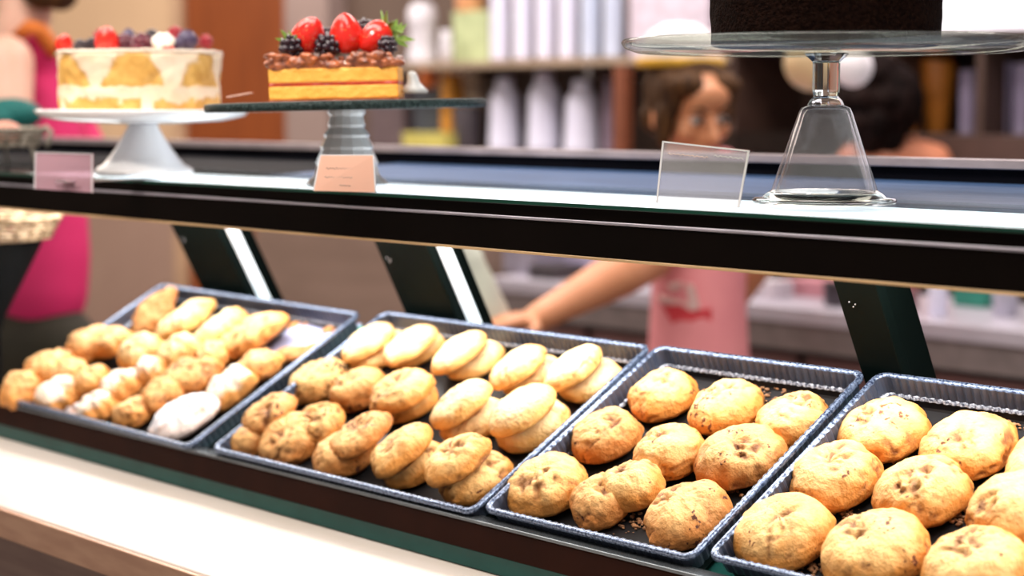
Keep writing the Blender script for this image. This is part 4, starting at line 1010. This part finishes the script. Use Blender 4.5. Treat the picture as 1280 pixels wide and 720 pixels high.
bm = bmesh.new(); h_ = wc_ + RT * .098; tube(bm, [h_ + ZZ * .006, h_ + ZZ * .016 + RT * .008, h_ + ZZ * .010 + RT * .014, h_ - ZZ * .014 + RT * .006], .004, 8); kid(obj('basket_handle', bm, wick_g), bu)
z1 = bk.z - .017; bm = bmesh.new(); lathe(bm, [(.001, z1), (.088, z1), (.084, z1 - .01), (.030, z1 - .115), (.022, z1 - .14), (.022, .03), (.13, .02), (.13, 0), (.001, 0)], 36, Matrix.Translation((bk.x, bk.y, 0)))
kid(obj('pedestal', bm, mat('black pedestal', (.006, .007, .008), .6, spec=.1)), bs)
for k, (dx, cl, lb_) in enumerate([(.045, (.80, .33, .24), 'rosy bread roll on the grey woven tray at the left edge'), (-.02, (.75, .38, .20), 'golden bread roll on the grey woven tray, cut by the left frame')]):
    P = wc_ + RT * dx + ZZ * (-.010 + .017); bm = bmesh.new(); ell(bm, Vector((0, 0, 0)), (.030, .022, .017), u=18, v=12)
    for v in bm.verts: v.co += v.co.normalized() * .002 * noise.noise(v.co * 60)
    tag(obj('bread_roll', bm, mat('bread crust %d' % k, cl, .6), loc=P), lb_, 'bread')
struct(box('trim_2', aty(-40, 300, WY).x, aty(244, 300, WY).x - .1, WY - .03, WY - .002, 0, 1.12, mat('rosy taupe wainscot', (.36, .245, .20), .7, col2=(.33, .22, .18), scale=2), bevel=0))

# ------------------------------------------------------------------ back wall shelving
def dist_at(px, py, Y): return (aty(px, py, Y) - CAM).dot(FW)
def round_item(name, label, cat, group, px0, px1, pyb, pyt, Y, m, prof=None, extra=None, zb=None):
    """upright turned item with the given width, foot and top seen in the photo"""
    P = aty((px0 + px1) / 2, pyb, Y); Z = (P - CAM).dot(FW); R = (px1 - px0) * Z / FP / 2
    if zb is not None: P.z = zb
    H = aty((px0 + px1) / 2, pyt, Y).z - P.z
    prof = prof or [(.001, 0), (.86, 0), (.90, .02), (1, .97), (.98, 1), (.001, 1)]
    bm = bmesh.new(); lathe(bm, [(r_ * R if r_ > .002 else .001, z * H) for r_, z in prof], 28)
    o = obj(name, bm, m, loc=P); return tag(o, label, cat, group)
def box_item(name, label, cat, group, px0, px1, pyb, pyt, Y, m, dep=.12, zb=None, lid=None):
    a = aty(px0, pyb, Y); b_ = aty(px1, pyb, Y); zt = aty((px0 + px1) / 2, pyt, Y).z; z0 = a.z if zb is None else zb
    t = thing(name, label, cat, ((a.x + b_.x) / 2, Y + dep / 2, z0), group=group); w = (b_.x - a.x) / 2
    bm = bmesh.new(); bx(bm, -w, w, -dep / 2, dep / 2, 0, (zt - z0) * .9); obj('body', bm, m, t, smooth=False, bevel=.004)
    bm = bmesh.new(); bx(bm, -w * 1.02, w * 1.02, -dep / 2 * 1.02, dep / 2 * 1.02, (zt - z0) * .9, zt - z0); obj('lid', bm, lid or m, t, smooth=False, bevel=.003)
    return t
YS = 4.15
zU = aty(690, 76, YS).z; zL_ = aty(690, 190, YS).z
shelf_m = mat('greige shelf board', (.42, .31, .22), .5, scale=6)
t = thing('wall_shelf', 'pale brown wall shelf carrying the tall white cup stacks', 'shelf', (aty(690, 76, YS).x, 4.3, zU))
kid(box('board', aty(497, 78, 4.0).x, aty(905, 78, 4.0).x, 4.02, 4.365, zU - .022, zU, shelf_m), t)
for px in (520, 772): 
    x = aty(px, 100, 4.2).x; kid(box('bracket', x - .012, x + .012, 4.06, 4.36, zU - .06, zU - .022, steel), t)
t = thing('wall_shelf', 'lower back shelf holding tapered white cup stacks and jars', 'shelf', (aty(690, 190, YS).x, 4.2, zL_))
kid(box('board', aty(450, 190, 4.0).x, aty(1300, 190, 4.0).x, 4.0, 4.365, zL_ - .03, zL_, mat('dark brown board', (.10, .06, .05), .5)), t)
t = thing('shelf_post', 'reddish brown wooden upright right of the lower cup stacks', 'post', (aty(777, 190, 4.06).x, 4.06, 0))
x = aty(777, 150, 3.96).x; kid(box('post_shaft', x - .022, x + .022, 3.945, 3.985, .0, zU - .03, mat('upright wood', (.22, .065, .03), .5)), t)
kid(box('post_foot', x - .035, x + .035, 3.93, 3.995, .0, .04, mat('upright wood', (.22, .065, .03), .5)), t)
wcup = mat('white paper cup', (.78, .78, .95), .5, col2=(.74, .74, .92), scale=3)
ribs = [(.001, 0), (.80, 0)]
for k in range(14): ribs += [(.90, .04 + k * .066), (.97, .046 + k * .066), (.97, .056 + k * .066), (.88, .06 + k * .066)]
ribs += [(.95, .99), (.93, 1), (.001, 1)]
names = ['leftmost', 'second', 'third', 'fourth', 'fifth', 'rightmost']
for k in range(6):
    x0 = 612 + k * 28.2
    round_item('cup_stack', '%s tall stack of white paper cups on the upper back shelf' % names[k], 'cups', 'tall cup stacks on the upper shelf', x0, x0 + 27, 76, -42 - 5 * (k % 3), YS, wcup if k < 4 else mat('bluish paper cup', (.62, .70, .90), .5, scale=3), ribs, zb=zU)
tap = [(.001, 0), (1, 0), (.97, .06), (.90, .4), (.86, .72), (.70, .80), (.55, .84), (.50, .98), (.46, 1), (.001, 1)]
for k, (a, b_, tp_) in enumerate([(610, 652, 96), (658, 702, 88), (704, 750, 100)]):
    round_item('cup_stack', 'tapered white cup stack on the lower back shelf, %s of three' % ('left', 'middle', 'right')[k], 'cups', 'tapered stacks on the lower shelf', a, b_, 190, tp_, YS, wcup, tap, zb=zL_)
lil = mat('dull lilac plastic', (.30, .22, .30), .5)
round_item('bottle', 'slim dull lilac bottle between the last cup stack and the wooden upright', 'bottle', None, 752, 768, 190, 92, YS, lil, tap, zb=zL_)
wd = mat('white dispenser', (.78, .76, .84), .4)
round_item('dispenser', 'rounded white dispenser at the left end of the upper back shelf', 'dispenser', None, 508, 548, 76, 2, YS, wd, [(.001, 0), (1, 0), (1, .1), (.84, .22), (.80, .6), (.92, .66), (.9, .86), (.6, .97), (.001, 1)], zb=zU)
round_item('jug', 'small white jug beside the rounded white dispenser', 'jug', None, 549, 566, 76, 38, YS - .05, wd, [(.001, 0), (.8, 0), (1, .3), (.9, .7), (.7, .8), (.85, 1), (.7, .96), (.001, .9)], zb=zU)
box_item('carton', 'pale green carton on the upper back shelf beside the cup stacks', 'carton', None, 566, 611, 76, 14, YS, mat('pale green carton', (.50, .58, .32), .6), zb=zU)
t_ = round_item('tub', 'peach orange tub standing on the pale green carton', 'tub', None, 568, 608, 14, -26, YS + .06, mat('peach tub', (.82, .40, .20), .5)); t_.location.z = aty(588, 14, YS).z + .001
box_item('carton', 'large lilac white carton at the right end of the upper back shelf', 'carton', None, 786, 884, 76, -40, YS, mat('lilac white carton', (.70, .62, .74), .6), zb=zU)
zM = zL_
t_ = round_item('tub', 'small orange tub on the dark slate box under the upper shelf', 'tub', None, 524, 547, 110, 86, YS, mat('orange tub', (.85, .22, .06), .5)); 
# riser that carries it
box_item('riser', 'dark slate riser box under the small orange tub', 'box', None, 517, 550, 190, 110.3, YS, mat('dark slate box', (.06, .07, .09), .5), zb=zL_)
t_.location.z = aty(533, 110.3, YS).z + .002
box_item('carton', 'narrow orange yellow carton under the upper back shelf', 'carton', None, 551, 563, 190, 92, YS, mat('orange yellow carton', (.80, .35, .05), .5), dep=.06, zb=zL_)
round_item('mug', 'dark grey round mug on the lower back shelf', 'mug', None, 566, 603, 190, 132, YS, mat('dark grey mug', (.09, .075, .09), .5), zb=zL_)
round_item('bowl', 'tan bowl on the lower back shelf above the dark mug', 'bowl', None, 580, 610, 190, 92, YS + .10, mat('tan ceramic', (.48, .36, .27), .5), zb=zL_)
box_item('carton', 'yellow green flat box on the lower back shelf left end', 'carton', None, 503, 556, 190, 166, YS - .1, mat('yellow green box', (.62, .55, .14), .5), dep=.09, zb=zL_)
box_item('carton', 'grey brown box at the far left of the lower back shelf', 'carton', None, 462, 505, 190, 96, YS + .05, mat('grey brown box', (.14, .10, .11), .5), zb=zL_)
# right-hand dark cupboard wall
cab = thing('back_cupboard', 'dark brown open cupboard behind the black haired person', 'cupboard', (aty(1100, 100, 4.3).x, 4.3, 0))
dk = mat('dark brown cupboard', (.065, .035, .026), .5, col2=(.05, .026, .02)); cx0, cx1 = aty(915, 100, 4.35).x, 0.5
kid(box('back_board', cx0, cx1, 4.355, 4.368, zL_ + .004, aty(1100, 50, 4.3).z, dk), cab)
kid(box('top_board', cx0, cx1, 4.02, 4.355, aty(1100, 56, 4.3).z, aty(1100, 48, 4.3).z, dk), cab)
zR = aty(1200, 168, 4.1).z
kid(box('shelf_board', aty(1135, 100, 4.1).x, cx1, 4.0, 4.355, zL_ + .001, zR, mat('mid brown board', (.085, .045, .036), .5)), cab)
for px in (920, 1118, 1230):
    x = aty(px, 100, 4.05).x; kid(box('upright', x - .012, x + .012, 4.03, 4.355, zR, aty(1100, 56, 4.3).z, dk), cab)
amb = mat('amber paper bag', (.62, .23, .03), .5, col2=(.50, .17, .02), scale=7)
coneb = [(.001, 0), (.55, 0), (.62, .03), (1, .98), (.96, 1), (.001, .97)]
round_item('paper_cone', 'left slanted amber paper cone on the dark back cupboard', 'cone', 'amber paper cones', 1124, 1152, 168, 106, 4.08, amb, coneb, zb=zR)
round_item('paper_cone', 'larger amber paper cone, right of the slanted one', 'cone', 'amber paper cones', 1148, 1194, 168, 74, 4.2, amb, coneb, zb=zR)
jar = mat('lilac jar', (.36, .32, .46), .35, col2=(.26, .22, .34), scale=5)
for (a, b_, tp_, lb_) in [(1198, 1222, 88, 'slim lilac jar right of the amber cones'), (1240, 1262, 78, 'lilac jar, second from the right on the back cupboard'), (1264, 1290, 80, 'rightmost lilac jar on the back cupboard, cut by the frame')]:
    round_item('jar', lb_, 'jar', 'lilac jars on the back cupboard', a, b_, 168, tp_, 4.15, jar, zb=zR)
# white backlit panel upper right
bp_ = thing('light_box', 'plain white backlit panel on the wall at the upper right', 'light panel', (aty(1230, 0, 4.3).x, 4.33, aty(1230, 44, 4.3).z))
za = aty(1230, 44, 4.3).z
kid(box('housing', aty(1120, 0, 4.3).x, .4, 4.3, 4.368, za - .012, za + .6, mat('housing', (.3, .28, .3), .5)), bp_)
kid(box('diffuser', aty(1124, 0, 4.3).x, .39, 4.292, 4.30, za, za + .59, mat('backlit diffuser', (.9, .87, .95), .5, emit=(.93, .88, 1), es=.85), bevel=.001), bp_)
# pendant lamps
for (px, py, r_, Y, cl, em, lb_) in [(1066, 84, 25, 3.0, (.80, .74, .78), .25, 'white globe pendant lamp behind the tall glass stand'), (1016, 78, 36, 3.1, (.62, .46, .26), .15, 'cream coloured globe pendant lamp half hidden by the glass stem')]:
    P = aty(px, py, Y); R = r_ * (P - CAM).dot(FW) / FP
    t = thing('pendant_lamp', lb_, 'lamp', (P.x, P.y, 2.895))
    bm = bmesh.new(); ell(bm, P, (R, R, R), u=32, v=20); kid(obj('globe', bm, mat('globe %s' % lb_[:5], cl, .3, emit=cl, es=em)), t)
    bm = bmesh.new(); tube(bm, [P + ZZ * R * .97, (P.x, P.y, 2.89)], .004, 8); kid(obj('cord', bm, black_rail), t)
    bm = bmesh.new(); lathe(bm, [(.001, 2.872), (.05, 2.875), (.055, 2.899), (.001, 2.8995)], 24, Matrix.Translation((P.x, P.y, 0))); kid(obj('ceiling_rose', bm, steel), t)

# things on the rear worktop
YI = 3.3; zW = .85
sl = mat('steel tub', (.40, .37, .46), .35, .4)
def on_w(fn, name, label, cat, px0, px1, pyt, m, Y=YI, **k): return fn(name, label, cat, None, px0, px1, 400, pyt, Y, m, zb=zW + .0005, **k)
on_w(box_item, 'container', 'grey lilac steel container at the left end of the rear worktop', 'container', 628, 668, 300, sl)
on_w(box_item, 'container', 'pale lilac steel container beside the arm on the rear worktop', 'container', 690, 752, 285, mat('pale lilac tub', (.44, .40, .56), .4), Y=3.42)
on_w(box_item, 'container', 'low dark tray between the two steel containers', 'container', 660, 692, 332, mat('dark tray', (.05, .04, .045), .5), Y=3.25)
on_w(box_item, 'box', 'rosy pink box on the rear worktop left of the dark post', 'box', 972, 1042, 352, mat('rosy box', (.50, .22, .26), .6), Y=3.4)
on_w(box_item, 'box', 'white box right beside the pink shirt on the rear worktop', 'box', 938, 966, 352, mat('white box', (.62, .56, .62), .6), Y=3.3, dep=.08)
on_w(round_item, 'bowl', 'small dark bowl behind the black post on the rear worktop', 'bowl', 1028, 1062, 352, mat('dark bowl', (.04, .03, .04), .4), Y=3.3)
on_w(round_item, 'cup', 'white cup right of the black post on the rear worktop', 'cup', 1160, 1184, 356, wcup, Y=3.3)
on_w(box_item, 'box', 'flat teal box on the rear worktop at the right', 'box', 1190, 1232, 360, mat('teal box', (.02, .22, .16), .5), Y=3.5)
on_w(round_item, 'bowl', 'dusky pink bowl beside the white cup on the rear worktop', 'bowl', 1118, 1148, 362, mat('dusky bowl', (.25, .12, .13), .5), Y=3.35)
on_w(round_item, 'cup', 'pale grey cup at the right edge of the rear worktop', 'cup', 1240, 1272, 362, mat('pale grey cup', (.45, .44, .54), .5), Y=3.4)

# ------------------------------------------------------------------ light
def area(name, loc, rot, sx, sy, e, col):
    l = bpy.data.lights.new(name, 'AREA'); l.shape = 'RECTANGLE'; l.size = sx; l.size_y = sy; l.energy = e; l.color = col
    o = bpy.data.objects.new(name, l); COL.objects.link(o); o.location = loc; o.rotation_euler = rot; return o
area('ceiling_light_back', (-3.4, 3.1, 2.85), (0, 0, 0), 4.5, .9, 120, (1, .90, .84))
area('ceiling_light_front', (-1.6, .62, 2.85), (0, 0, 0), 4.0, .8, 92, (1, .92, .84))
area('ceiling_light_left', (-7.0, 2.6, 2.85), (0, 0, 0), 2.5, 2.0, 95, (1, .88, .76))
# strip lamps of the case, under the shelf
area('case_strip_lamp', (-1.4, 1.30, 1.180), (rad(-6), 0, 0), 3.0, .10, 15, (1, .97, .92))
def spot(name, loc, target, e, ang, col):
    l = bpy.data.lights.new(name, 'SPOT'); l.energy = e; l.spot_size = rad(ang); l.spot_blend = .6; l.color = col; l.shadow_soft_size = .05
    o = bpy.data.objects.new(name, l); COL.objects.link(o); o.location = loc
    o.rotation_euler = (Vector(target) - Vector(loc)).to_track_quat('-Z', 'Y').to_euler()
spot('cake_fill_spot', (-1.45, -.7, 2.6), c1 + ZZ * .095, 120, 11, (1, .90, .78))  # pair of unseen spots, added to brighten the two left cakes
spot('cake_fill_spot', (-1.05, -.7, 2.6), c2 + ZZ * .095, 120, 10, (1, .90, .78))
w = bpy.data.worlds.new('room light'); S.world = w; w.use_nodes = True
bg = w.node_tree.nodes['Background']; bg.inputs[0].default_value = (1, .93, .86, 1); bg.inputs[1].default_value = .42

# ------------------------------------------------------------------ camera
cd = bpy.data.cameras.new('camera'); cam = bpy.data.objects.new('camera', cd); COL.objects.link(cam)
cam.location = CAM; cam.rotation_euler = Matrix((RT, UP, -FW)).transposed().to_euler()
cd.sensor_width = 36; cd.lens = 36 * FP / 1280; cd.clip_start = .05
cd.dof.use_dof = True; cd.dof.focus_distance = 1.58; cd.dof.aperture_fstop = 3.6
S.camera = cam
S.view_settings.view_transform = 'Standard'; S.view_settings.look = 'None'; S.view_settings.gamma = 1; S.view_settings.exposure = 0.0
S.view_settings.use_curve_mapping = False
